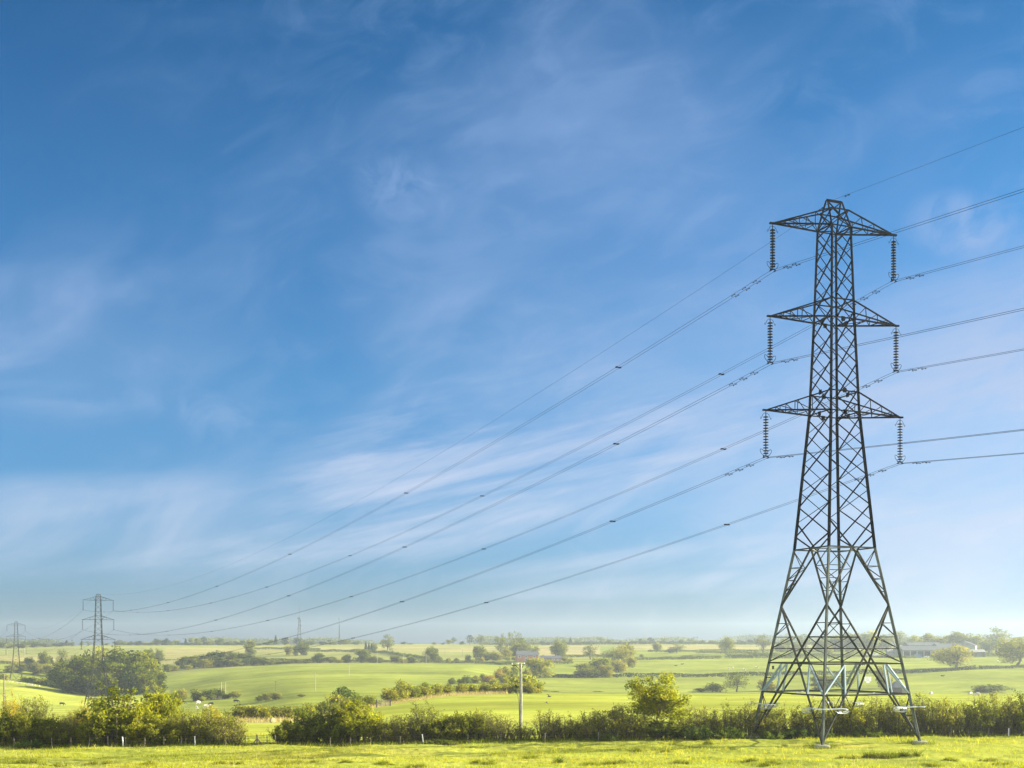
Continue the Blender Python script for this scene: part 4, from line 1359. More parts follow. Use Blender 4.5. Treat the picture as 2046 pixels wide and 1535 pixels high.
for i, (px, w, top) in enumerate(SKY):
    k = 'airy' if px in (906, 938, 959, 1202, 1300, 1326, 177, 407, 1382) else 'fir' if px in (133, 371, 551, 1140) else 'round'
    sk.append((k, px, 1470 + random.uniform(-15, 25), w * 1.15, top, random.choice(['wood', 'wood', 'oak', 'fir']) if k != 'fir' else 'fir'))
grove(sk, 'skyline_tree', 'tree', 'small trees along the skyline', 'on the skyline ridge', far_plant, 5)


# hedges of the far fields: one clipped run of leaf clumps each
def hedge(pts, h, w, leaf, label, n_per_m=5.0, size=.55, name='field_hedge', rough=False):
    m = MB()
    P_ = np.array([[(px - CX) / FPX * D, D] for px, D in pts])
    seg = np.linalg.norm(np.diff(P_, axis=0), axis=1)
    cum = np.concatenate([[0], np.cumsum(seg)])
    n = int(min(16000, cum[-1] * n_per_m * (2.4 if rough else 6.0) * max(1, h / 2)))
    s = rng.random(n) * cum[-1]
    x, y = np.interp(s, cum, P_[:, 0]), np.interp(s, cum, P_[:, 1])
    vary = .75 + .5 * (smooth_noise(s, s * 0, 9.0, 21) + .5)
    if rough:
        vary = .55 + .55 * (smooth_noise(s, s * 0, 75.0, 23) + .5) + .40 * (smooth_noise(s, s * 0, 22.0, 24) + .5)
    hh = h * vary * rng.random(n) ** .7
    x, y = x + rng.normal(0, w * .3, n), y + rng.normal(0, w * .3, n)
    z = gzv(x, y)
    m.leaves(np.stack([x, y, z + hh + .05], 1), size * rng.uniform(.6, 1.3, n), np.clip(rng.normal(.42, .17, n) + .3 * smooth_noise(s, s * 0, 6.0, 22), 0, 1))
    c = np.array([x.mean(), y.mean(), z.mean()])
    m.v = [m.v[0] - c]
    return tag(m.build(name, LF[leaf], None, tuple(c)), label, 'hedge', 'hedges between the far fields')


hedge([(1085, 690), (1180, 700), (1300, 706), (1450, 706), (1600, 702), (1780, 702), (1900, 706), (1950, 710)], 2.3, 1.4, 'wood', 'dark clipped hedge crossing the right fields below the grazing cattle', 6)
hedge([(1956, 712), (2100, 716)], 2.0, 1.4, 'oak', 'short hedge under the golden oak at the right edge', 6)
hedge([(1268, 912), (1300, 916), (1380, 918), (1441, 920)], 2.2, 1.6, 'oak', 'hedge right of the golden farmhouse trees, ending at the field gap', 6)
hedge([(1449, 920), (1560, 920), (1700, 918)], 3.6, 2.2, 'oak', 'thick hedge from the field gap towards the tall pylon', 6)
hedge([(1390, 1090), (1480, 1020), (1560, 960)], 2.0, 1.5, 'oak', 'slanting hedge running down to the lone olive oak', 5)
hedge([(1295, 1110), (1400, 1120), (1500, 1110), (1640, 1090)], 2.2, 1.5, 'oak', 'level hedge behind the lone olive oak', 5)
hedge([(1080, 1440), (1200, 1440), (1350, 1440), (1520, 1440), (1660, 1430)], 3.2, 2.0, 'wood', 'long dark hedge along the skyline right of the farmhouse', 4, .7)
hedge([(960, 1440), (1010, 1430), (1078, 1440)], 2.6, 1.6, 'wood', 'short dark skyline hedge behind the bare farmhouse trees', 4, .7)
hedge([(230, 1475), (350, 1465), (490, 1468)], 3.0, 2.0, 'wood', 'dark skyline hedge above the round wood', 4, .7)
hedge([(495, 1300), (560, 1280), (640, 1240)], 2.4, 1.6, 'oak', 'hedge under the tall radio mast', 4, .6)
hedge([(618, 1190), (700, 1180), (760, 1130), (800, 1060), (846, 985)], 2.6, 1.7, 'wood', 'hedge curving down the upper field from the dark firs', 5, .6)
hedge([(655, 900), (760, 908), (860, 912), (950, 912)], 2.6, 1.4, 'oak', 'low hedge along the far edge of the middle field', 6, .5)
hedge([(0, 1000), (60, 990), (150, 980)], 2.4, 1.6, 'oak', 'hedge above the trees round the farthest pylon', 5, .6)
hedge([(-30, 745), (20, 750), (60, 752), (105, 745)], 2.0, 1.4, 'wood', 'dark hedge line crossing the legs of the farthest pylon', 5, .5)
hedge([(400, 1010), (440, 960), (520, 940)], 2.4, 1.6, 'wood', 'hedge climbing above the tree belt', 5, .6)
hedge([(950, 900), (985, 880), (1000, 860), (1030, 850)], 1.6, 1.2, 'wood', 'garden hedge in front of the farmhouse lawn', 7, .45)
hedge([(1105, 868), (1145, 866)], 1.8, 1.3, 'wood', 'dark hedge below the low brick wing', 7, .45)
hedge([(1100, 705), (1140, 706)], 1.2, 2.0, 'twig', 'brown ragged bank left of the clipped hedge', 6, .4)

hedge([(335, 862), (400, 868), (480, 872), (560, 884), (655, 896)], 3.4, 2.2, 'wood', 'thick dark hedge under the tree belt left of the slim mast', 5)
hedge([(1120, 985), (1180, 990), (1260, 975)], 2.4, 1.6, 'oak', 'hedge behind the golden farmhouse trees', 6)
hedge([(1700, 935), (1760, 925), (1830, 905)], 2.0, 1.4, 'oak', 'low hedge along the front of the barn yard', 6)
hedge([(1960, 930), (2020, 935), (2090, 940)], 3.0, 2.0, 'oak', 'thick hedge behind the farther golden oak', 5)


def far_wood(pts, h, label):
    o = hedge(pts, h, 40, 'wood', label, 1.6, 2.8, 'distant_wood', True)
    o['kind'] = 'stuff'


far_wood([(950, 2150), (1100, 2200), (1250, 2250), (1480, 2250)], 16.5, 'pale blue wooded ridge beyond the farmhouse')
far_wood([(1480, 2200), (1750, 2200), (2120, 2200)], 19, 'pale blue wooded ridge beyond the barns')
far_wood([(-40, 2100), (60, 2150), (108, 2150)], 15.5, 'pale blue wood at the left end of the skyline')
far_wood([(395, 2150), (560, 2200), (730, 2200)], 15, 'pale blue wood behind the radio masts')


# ------------------------------------------------------------------ grass
def grass():
    m = MB()
    n = 110000
    D = 72 + (112 - 72) * rng.random(n) ** 1.25
    px = rng.uniform(-60, 2110, n)
    X = (px - CX) / FPX * D
    keep = smooth_noise(X * .5, D, 1.9, 31) + .6 * smooth_noise(X, D, 6.0, 32) + rng.normal(0, .12, n) > .02
    X, D = X[keep], D[keep]
    n = len(X)
    z = gzv(X, D)
    h = rng.gamma(4, .034, n) * (1 + 1.2 * np.clip(smooth_noise(X * .6, D, 1.3, 33), 0, 1))
    m.blades(np.stack([X, D, z - .02], 1), h, rng.uniform(.010, .026, n), np.clip(rng.normal(.55, .2, n) + .4 * smooth_noise(X * .4, D, 2.7, 34), 0, 1), .55)
    o = m.build('grass', LF['grass'])
    # pale seed stalks standing here and there
    st = MB()
    n = 9000
    D2 = rng.uniform(73, 97, n)
    X2 = (rng.uniform(-60, 2110, n) - CX) / FPX * D2
    k = smooth_noise(X2 * .5, D2, 2.6, 51) + rng.normal(0, .1, n) > .12
    X2, D2 = X2[k], D2[k]
    n = len(X2)
    st.blades(np.stack([X2, D2, gzv(X2, D2)], 1), rng.uniform(.16, .42, n), rng.uniform(.006, .012, n), rng.random(n), .3)
    q = st.build('seed_stalks', LF['strawgrass'])
    q['kind'] = 'stuff'
    o['kind'] = 'stuff'
    # rank growth round the pylon's feet
    m = MB()
    n = 2600
    k = rng.integers(0, 4, n)
    cs = np.array([[(sx * 5.03 * math.cos(TOWER_AZ) - sy * 5.03 * math.sin(TOWER_AZ)), (sx * 5.03 * math.sin(TOWER_AZ) + sy * 5.03 * math.cos(TOWER_AZ))] for sx in (-1, 1) for sy in (-1, 1)]) + P1
    rr = np.abs(rng.normal(.55, .45, n)) + .35
    an = rng.uniform(0, 2 * np.pi, n)
    X, D = cs[k, 0] + rr * np.cos(an), cs[k, 1] + rr * np.sin(an)
    m.blades(np.stack([X, D, gzv(X, D) - .02], 1), rng.gamma(4, .055, n), rng.uniform(.010, .024, n), np.clip(rng.normal(.45, .22, n), 0, 1), .5)
    o = m.build('rank_grass', LF['tussock'])
    o['kind'] = 'stuff'
    # longer growth along the foot of the hedge and the fence
    m = MB()
    n = 15000
    px = rng.uniform(-60, 2110, n)
    D = np.interp(px, XS, ND[2]) + rng.normal(-.1, .55, n)
    X = (px - CX) / FPX * D
    z = gzv(X, D)
    h = rng.gamma(5, .042, n) * (.5 + .9 * (smooth_noise(X, D, 2.2, 41) + .5))
    m.blades(np.stack([X, D, z - .03], 1), h, rng.uniform(.012, .03, n), np.clip(rng.normal(.4, .2, n), 0, 1), .35)
    o = m.build('hedge_bottom_grass', LF['tussock'])
    o['kind'] = 'stuff'
    # pale dead grass along the climbing hedge
    m = MB()
    n = 12000
    px = rng.uniform(470, 1015, n)
    D = np.interp(px, XS, ND[4]) - np.abs(rng.normal(2.0, 2.2, n))
    X = (px - CX) / FPX * D
    m.blades(np.stack([X, D, gzv(X, D) - .03], 1), rng.gamma(5, .10, n), rng.uniform(.02, .06, n), rng.random(n), .35)
    o = m.build('dead_grass', LF['strawgrass'])
    o['kind'] = 'stuff'


grass()


def tussock(px, y, wpx, h, lf, label, n=900, into=None):
    """a ragged patch of longer grass made of several tufts"""
    D = row_depth(px, y, 70, 100)
    X, Y, z = at(px, D)
    w = wpx / FPX * D
    m = into or MB()
    k = max(4, int(w / .22))
    cx, cy = rng.uniform(-.5, .5, k) * w * (.35 if w < 1 else 1), rng.normal(0, .28, k) * (.3 if w < 1 else 1)
    ch = h * rng.uniform(.35, 1.15, k)
    i = rng.integers(0, k, n)
    r_ = np.minimum(np.abs(rng.normal(0, .20, n)), .45)
    an = rng.uniform(0, 2 * np.pi, n)
    dx, dy = cx[i] + r_ * np.cos(an) * 1.5, cy[i] + r_ * np.sin(an)
    zz = gzv(X + dx, Y + dy) - z
    hh = ch[i] * rng.uniform(.4, 1.25, n) * np.exp(-(r_ / .35) ** 2)
    pos = np.stack([dx, dy, zz - .03], 1) + (np.array([X, Y, z]) if into else 0)
    m.blades(pos, hh + .04, rng.uniform(.010, .024, n), np.clip(rng.normal(.45, .25, n), 0, 1), .6)
    if into:
        return
    tag(m.build('grass_tussock', LF[lf], None, (X, Y, z)), label, 'grass tussock', 'tussocks standing out of the near pasture')


tussock(1786, 1512, 105, .55, 'tussock', 'broad dark tussock in the pasture right of the pylon foot', 2600)
tussock(1118, 1524, 14, .5, 'bramble', 'small upright dark weed in the open pasture', 260)
TS = [(110, 1531, 50), (205, 1526, 34), (55, 1524, 40), (455, 1528, 44), (300, 1527, 30), (600, 1524, 66), (560, 1530, 60), (690, 1523, 26), (775, 1527, 30), (832, 1533, 30), (960, 1526, 44), (1060, 1516, 26), (1170, 1528, 40), (1230, 1527, 36),
      (1365, 1524, 30), (1500, 1521, 24), (1540, 1529, 44), (1700, 1516, 40), (1870, 1531, 34), (1905, 1521, 26), (1970, 1520, 30), (1995, 1529, 40), (1415, 1487, 10), (1275, 1502, 20), (1330, 1503, 18)]
LOW = MB()
for px, y, w in TS:
    tussock(px, y, w * 1.1, .26, 'tussock', None, 520, LOW)
LOW.build('tussocky_grass', LF['tussock'])['kind'] = 'stuff'

# ------------------------------------------------------------------ fence along the front hedge
def fence():
    posts = [(28, 15), (64, 12), (104, 15), (142, 14), (178, 13), (216, 15), (252, 15), (290, 14), (328, 14), (362, 12), (450, 13), (491, 15), (534, 13), (551, 14), (659, 14), (700, 12), (740, 12), (800, 12), (935, 14), (1000, 12), (1195, 14), (1235, 12), (1500, 10),
             (1900, 13), (1935, 12), (1975, 12), (2046, 13)]
    X0, Y0, z0 = at(1000, hedge_d(1000) - .9)
    root = thing('wire_fence', 'old post and wire fence along the foot of the front hedgerow', 'fence', (X0, Y0, z0))
    o = np.array([X0, Y0, z0])
    tops = []
    for px, hp in posts:
        D = hedge_d(px) - .7
        X, Y, z = at(px, D)
        h = hp * 1.35 / FPX * D
        m = MB()
        b = np.array([X, Y, z]) - o
        ln = np.array([random.uniform(-.06, .06), random.uniform(-.04, .04), 0])
        m.bar(b + np.array([0, 0, -.3]), b + np.array([0, 0, h]) + ln, .08, .07)
        m.build('post', MT['wood'], root)
        tops.append(b + np.array([0, 0, h]))
    # strainer with two struts, and the little rail frame beside it
    D = hedge_d(514) - .7
    X, Y, z = at(514, D)
    b = np.array([X, Y, z]) - o
    m = MB()
    m.bar(b + np.array([0, 0, -.3]), b + np.array([0, 0, .85]), .13, .13)
    m.build('post', MT['wood'], root)
    for s in (-1, 1):
        m = MB()
        m.bar(b + np.array([s * .42, 0, 0]), b + np.array([s * .04, 0, .5]), .08, .08)
        m.build('strut', MT['wood'], root)
    D = hedge_d(478) - .7
    X, Y, z = at(472, D)
    X2, Y2, z2 = at(491, D)
    m = MB()
    m.bar(np.array([X, Y, z + .86]) - o, np.array([X2, Y2, z2 + .88]) - o, .07, .06)
    m.build('rail', MT['wood'], root)
    for fr in (.45, .75, .95):
        m = MB()
        m.tube([t * np.array([1, 1, 0]) + np.array([0, -.06, 0]) + np.array([0, 0, gz(t[0] + o[0], t[1] + o[1]) - o[2] + fr * .8]) for t in tops], .008, 3)
        m.build('wire', MT['wire'], root)


fence()
for px, hp, lean, mat, lab in ((247, 20, -.10, 'white', 'leaning white marker post under the big left bush'), (390, 17, -.03, 'white', 'upright white marker post under the bristly hedge bush'),
                               (847, 19, -.14, 'white', 'leaning white marker post before the tallest bristly bush, left of the wooden pole'), (2015, 15, .02, 'white', 'pale marker post by the hedge foot at the far right'),
                               (1089, 18, .02, 'pole', 'orange brown stake in front of the thin see-through bush')):
    D = hedge_d(px) - 1.0
    X, Y, z = at(px, D)
    m = MB()
    m.bar((0, 0, -.25), (lean, 0, hp / FPX * D), .10, .06)
    m.box((lean, 0, hp / FPX * D + .012), (.115, .075, .03))
    tag(m.build('marker_post', MT[mat], None, (X, Y, z)), lab, 'post', 'marker posts along the hedgerow')

# ------------------------------------------------------------------ wooden poles
def near_pole():
    X, Y, z = at(1040, 124)
    H = (HOR - 1326) / FPX * 124 - z
    root = thing('power_pole', 'wooden power pole with a crossarm and insulators above the hedge', 'pole', (X, Y, z), .25)
    m = MB()
    m.tube([(0, 0, -.5), (0.04, 0, H * .5), (0.0, 0, H)], [.19, .16, .13], 10)
    m.build('shaft', MT['pole'], root)
    a = MB()
    a.bar((-.95, .16, H - .20), (.55, .16, H - .12), .07, .07)
    for s in (-.5, .35):
        a.bar((s, .16, H - .22), (0, .1, H - .75), .05)
    arm = a.build('crossarm', MT['steel_dark'], root)
    for x in (-.88, -.2, .48):
        i = MB()
        i.lathe([(.02, 0), (.03, .05), (.06, .07), (.06, .10), (.03, .12), (.05, .15), (.04, .19), (.02, .21)], (x, .16, H - .14), 9)
        i.build('insulator', MT['white'], root)
    b = MB()
    b.bar((-.55, .02, H - 2.55), (-.06, .02, H - 2.5), .10, .08)
    b.lathe([(.02, 0), (.08, .03), (.08, .22), (.02, .26)], (-.5, .02, H - 2.5), 8)
    b.build('fuse_bracket', MT['steel_dark'], root)
    c = MB()
    c.tube([(-.5, .02, H - 2.5), (-.52, 0, H - 3.0), (-.3, -.05, H - 3.5), (-.2, -.12, H - 4.4), (-.17, -.14, .4)], .022, 4)
    c.build('cable', MT['black'], root)
    st = MB()
    st.tube([(.08, -.16, H - .5), (.14, -.2, .2)], .03, 4)
    st.build('cable_guard', MT['galv'], root)


near_pole()


def pole(px, D, top, label, arm=True, mat='pole', r=.15):
    X, Y, z = at(px, D)
    h = (HOR - top) / FPX * D - z
    root = thing('telegraph_pole', label, 'pole', (X, Y, z), random.uniform(-.3, .3), 'wooden poles crossing the far fields')
    m = MB()
    m.tube([(0, 0, -.4), (0, 0, h * .6), (0, 0, h)], [r, r * .85, r * .7], 6)
    m.build('shaft', MT[mat], root)
    if arm:
        m = MB()
        m.bar((-.7, r, h - .25), (.7, r, h - .25), .1, .1)
        m.build('crossarm', MT['wood'], root)


pole(8, 255, 1347, 'brown wooden pole on the grassy slope at the left edge', False, 'wood')
pole(442, 530, 1364, 'left pole of the pale pair by the grazing cattle', False, 'pole', .22)
pole(450.5, 532, 1364, 'right pole of the pale pair by the grazing cattle', False, 'pole', .22)
pole(551, 490, 1361, 'wooden pole with dark shrubs round its foot', True, 'wood')
pole(630, 505, 1344, 'tall wooden pole in the lower middle of the green field', True)
pole(697.5, 645, 1323, 'wooden pole in the upper part of the green field', True)
pole(754, 880, 1303, 'pale pole at the field edge, left of three', False, 'pole', .2)
pole(806.5, 890, 1307, 'pale pole at the field edge, middle of three', False, 'pole', .2)
pole(851.5, 900, 1307, 'pale pole at the field edge, right of three', False, 'pole', .2)
pole(889, 1100, 1294, 'thin distant pole right of the dark round tree', False, 'wood', .14)
pole(924, 1050, 1298, 'thin distant pole left of the farmhouse trees', False, 'wood', .14)
pole(15, 1150, 1297, 'pale distant pole left of the farthest pylon', False, 'pole', .22)
pole(49.5, 1150, 1294, 'pale distant pole right of the farthest pylon', False, 'pole', .22)


# ------------------------------------------------------------------ radio masts on the skyline
def mast(px, D, top, w, label, heads):
    X, Y, z = at(px, D)
    h = (HOR - top) / FPX * D - z
    root = thing('radio_mast', label, 'mast', (X, Y, z), .3)
    m = MB()
    hb = h * .68
    n = 9
    for sx, sy in ((-1, -1), (1, -1), (1, 1), (-1, 1)):
        m.bar((sx * w, sy * w, 0), (sx * w * .3, sy * w * .3, hb), .30)
    for i in range(n):
        a, b = i / n, (i + 1) / n
        wa, wb = w * (1 - .7 * a), w * (1 - .7 * b)
        for (x0, y0), (x1, y1) in (((-1, -1), (1, -1)), ((1, -1), (1, 1)), ((1, 1), (-1, 1)), ((-1, 1), (-1, -1))):
            m.bar((x0 * wa, y0 * wa, hb * a), (x1 * wb, y1 * wb, hb * b), .16)
            m.bar((x1 * wa, y1 * wa, hb * a), (x0 * wb, y0 * wb, hb * b), .16)
    m.build('lattice', MT['steel'], root)
    m = MB()
    m.tube([(0, 0, hb - 1), (0, 0, h)], [.35, .12], 6)
    m.build('aerial', MT['steel'], root)
    for f, s in heads:
        m = MB()
        m.lathe([(.02, -.9), (.55, -.8), (.55, .8), (.02, .9)], (s * w * .75, -.4, h * f), 8)
        m.bar((0, 0, h * f), (s * w * .75, -.4, h * f), .2)
        m.build('dish', MT['steel'], root)


mast(598, 1460, 1208, 2.6, 'tall lattice radio mast rising over the skyline trees', ((.66, -1), (.60, 1), (.48, 1), (.40, -1)))
mast(678, 1620, 1231, 1.1, 'fainter slim radio mast right of the tall one', ((.9, -1),))


# ------------------------------------------------------------------ buildings
def gable(m, L, Wd, z0, rise, over=.4, mi=0, th=.18):
    """a pitched roof along x, with thickness"""
    for s in (-1, 1):
        a, b = np.array([0, 0, z0 + rise]), np.array([0, s * (Wd / 2 + over), z0 - over * rise / (Wd / 2)])
        v = []
        for x in (-L / 2 - over, L / 2 + over):
            for p in (a, b):
                for dz in (0, th):
                    v.append([x, p[1], p[2] + dz])
        m.add(v, [[0, 1, 3, 2], [4, 6, 7, 5], [0, 4, 5, 1], [2, 3, 7, 6], [1, 5, 7, 3], [0, 2, 6, 4]], mi)


def house_body(m, L, Wd, h, rise):
    m.box((0, 0, h / 2 - .3), (L, Wd, h + .6))
    for s in (-1, 1):
        x = s * L / 2
        m.add([[x, -Wd / 2, h], [x, Wd / 2, h], [x, 0, h + rise], [x, 0, h + rise]], [[0, 1, 2, 3]] if s > 0 else [[1, 0, 2, 3]])


def windows(root, spots, y, w, h):
    for x, z in spots:
        m = MB()
        m.box((x, y - .03, z), (w + .3, .12, h + .3))
        f = m.build('window', MT['white'], root)
        m = MB()
        for s in (-1, 1):
            m.box((x + s * w * .26, y - .10, z), (w * .44, .04, h))
        m.build('pane', MT['window'], f)


def farmhouse():
    X, Y, z = at(1053, 905)
    root = thing('farmhouse', 'two-storey red brick farmhouse with a dark slate roof', 'house', (X, Y, z), .12)
    L, Wd, h = 17.0, 8.0, 5.4
    m = MB()
    house_body(m, L, Wd, h, 3.0)
    m.build('wall', MT['brick'], root)
    m = MB()
    gable(m, L, Wd, h, 3.0)
    r = m.build('roof', MT['slate'], root)
    for x in (-7.4, 7.6):
        c = MB()
        c.box((x, 0, h + 3.1), (.9, .8, 1.8)).box((x, 0, h + 4.05), (1.05, .95, .15))
        c.build('chimney', MT['brick'], r)
    windows(root, [(-1.2, 3.9), (-1.2, 1.4), (5.2, 3.9), (-6.4, 3.9)], -Wd / 2, 1.5, 1.6)
    X, Y, z = at(1100, 895)
    root = thing('farm_wing', 'low brick outbuilding with a slate roof beside the farmhouse', 'building', (X, Y, z), .02)
    m = MB()
    house_body(m, 16, 6, 2.6, 1.9)
    m.build('wall', MT['brick'], root)
    m = MB()
    gable(m, 16, 6, 2.6, 1.9)
    m.build('roof', MT['slate'], root)
    windows(root, [(5.6, 1.4), (2.2, 1.4), (-4, 1.4)], -3, 1.1, 1.0)


farmhouse()


def barn(px, D, wpx, hwall, rise, depth, rz, wall, roof, label, openfront=False):
    X, Y, z = at(px, D)
    L = wpx / FPX * D
    root = thing('barn', label, 'barn', (X, Y, z), rz, 'farm barns')
    m = MB()
    if openfront:
        m.box((0, depth / 2, hwall / 2 - .3), (L, .2, hwall + .6))
        for s in (-1, 1):
            m.box((s * L / 2, .1, hwall / 2 - .3), (.2, depth - .2, hwall + .6))
        m.box((0, -depth / 2, hwall - .5), (L, .15, 1.0))
        m.build('wall', MT[wall], root)
        for i in range(9):
            p = MB()
            p.box((-L / 2 + .4 + i * (L - .8) / 8, -depth / 2 + .1, hwall / 2 - .6), (.35, .35, hwall - .2))
            p.build('pillar', MT['galv'], root)
        p = MB()
        p.box((L * .22, -depth / 2 - .02, hwall / 2 - .5), (L * .34, .1, hwall - .2))
        p.build('panel', MT['sheet'], root)
    else:
        house_body(m, L, depth, hwall, rise)
        m.build('wall', MT[wall], root)
        d = MB()
        d.box((L * .15, -depth / 2 - .04, hwall * .38), (4, .1, hwall * .76))
        d.build('door', MT['sheet'], root)
    m = MB()
    gable(m, L, depth, hwall, rise, .5)
    m.build('roof', MT[roof], root)


barn(1850, 935, 112, 5.6, 3.0, 20, .04, 'cladding', 'sheet', 'long open-fronted barn with a pale sheet roof', True)
barn(1842, 1010, 66, 7.2, 2.6, 14, .04, 'cladding', 'sheet', 'barn roof showing behind the long open barn', False)
barn(1895, 1000, 56, 6.6, 2.4, 14, .04, 'cladding', 'sheet', 'second barn behind, partly hidden by the golden oak', False)
barn(1928, 975, 18, 8.2, 3.6, 18, 1.0, 'cladding', 'sheet', 'gable-ended shed with the brightest roof slope', False)
barn(1946, 935, 36, 4.0, 1.8, 10, .04, 'darkwood', 'cladding', 'low dark shed right of the golden oak', False)
barn(1786, 945, 26, 3.6, 2.0, 9, -.1, 'cladding', 'cladding', 'small grey shed left of the long open barn', False)


def round_shed():
    X, Y, z = at(1791, 525)
    root = thing('round_shed', 'dark eight-sided wooden shed with a pointed roof behind the pylon', 'shed', (X, Y, z), .2)
    m = MB()
    m.lathe([(4.6, -.4), (4.6, 2.9), (.1, 2.9)], (0, 0, 0), 8)
    w = m.build('wall', MT['darkwood'], root)
    m = MB()
    m.lathe([(5.0, 2.75), (5.05, 2.95), (.15, 5.7), (.05, 5.75)], (0, 0, 0), 8)
    m.build('roof', MT['slate'], root)
    m = MB()
    m.box((1.4, -4.45, 1.1), (1.6, .12, 2.2))
    m.build('door', MT['wood'], root)


round_shed()


def van(px, D, label, mat='white', L=5.0, cat='van'):
    X, Y, z = at(px, D)
    root = thing('white_van' if cat == 'van' else 'parked_car', label, cat, (X, Y, z), random.uniform(-.4, .4), 'vehicles parked by the barns')
    H = 2.2 if cat == 'van' else 1.45
    y = 1.9 / 2
    prof = [(-.5, .35), (-.5, .95), (-.28, 1.0), (-.16, H), (.5, H), (.5, .35)] if cat == 'van' else [(-.5, .35), (-.5, .8), (-.2, .9), (-.08, H), (.28, H), (.44, .92), (.5, .85), (.5, .35)]
    m = MB()
    n = len(prof)
    v = [[p[0] * L, s * y, p[1]] for s in (-1, 1) for p in prof]
    f = [[i, (i + 1) % n, n + (i + 1) % n, n + i] for i in range(n)]
    for i in range(1, n - 1, 2):
        j = min(i + 2, n - 1)
        f += [[0, j, i + 1, i], [n, n + i, n + i + 1, n + j]]
    m.add(v, f)
    m.build('body', MT[mat], root)
    m = MB()
    m.box((-.08 * L if cat == 'van' else .1 * L, -y - .01, H * .72), (.22 * L, .03, H * .26))
    m.build('side_window', MT['window'], root)
    for sx in (-.32, .32):
        for s in (-1, 1):
            m = MB()
            an = np.linspace(0, 2 * np.pi, 13)[:-1]
            m.tube([(sx * L, s * (y - .12), .34), (sx * L, s * (y + .02), .34)], [.34, .34], 12)
            m.build('wheel', MT['tyre'], root)


van(1733, 960, 'white van parked left of the small grey shed')
van(1748, 965, 'white van nearest the small grey shed', L=5.4)
van(1798, 940, 'white van at the left end of the long barn')
van(1852, 915, 'pale car on the grass before the long barn', 'white', 4.3, 'car')
X, Y, z = at(1834, 915)
m = MB()
m.box((0, 0, 1.5), (4.4, 2.4, 2.6))
for s in (-1, 1):
    m.box((s * 1.6, 0, .1), (.3, 2.2, .25))
for i in range(9):
    m.box((-2.0 + i * .5, -1.22, 1.5), (.12, .06, 2.5))
tag(m.build('storage_container', MT['bluebox'], None, (X, Y, z)), 'blue ribbed storage container before the long barn', 'container')


def gate(px, D, w, h, label, rz, mat='pole'):
    X, Y, z = at(px, D)
    root = thing('field_gate', label, 'gate', (X, Y, z), rz)
    for s in (-1, 1):
        m = MB()
        m.box((s * (w / 2 + .12), 0, h * .55 - .2), (.2, .2, h * 1.1 + .4))
        m.build('post', MT['wood'], root)
    m = MB()
    for i in range(5):
        m.box((0, 0, .2 + i * (h - .2) / 4), (w, .07, .11))
    for x in (-.5, -.17, .17, .5):
        m.box((x * (w - .1), -.074, h * .55), (.1, .07, h * .95))
    m.build('bars', MT[mat], root)


gate(766, 236, 2.6, 1.35, 'pale five-bar gate in the climbing hedge', .2)
gate(434, 526, 4.0, 1.4, 'small pale gate by the twin poles', .1)
X, Y, z = at(544, 203)
m = MB()
m.lathe([(.02, -.55), (.42, -.5), (.46, -.2), (.46, .3), (.40, .52), (.02, .55)], (0, 0, 0), 12)
o = m.build('straw_bale', MT['dry'], None, (X, Y, z + .4))
o.rotation_euler = (R(90), 0, .5)
tag(o, 'pale round straw bale lying under the middle hedge', 'bale')


# ------------------------------------------------------------------ animals
def skinned(name, verts, edges, radii, root=0, sub=2):
    me = bpy.data.meshes.new(name)
    me.from_pydata(verts, edges, [])
    o = bpy.data.objects.new(name, me)
    COL.objects.link(o)
    sk_ = o.modifiers.new('skin', 'SKIN')
    sk_.use_smooth_shade = True
    for i, r in enumerate(radii):
        me.skin_vertices[0].data[i].radius = r if isinstance(r, tuple) else (r, r)
    me.skin_vertices[0].data[root].use_root = True
    s = o.modifiers.new('sub', 'SUBSURF')
    s.levels = s.render_levels = sub
    dg = bpy.context.evaluated_depsgraph_get()
    out = bpy.data.meshes.new_from_object(o.evaluated_get(dg))
    bpy.data.objects.remove(o)
    return out


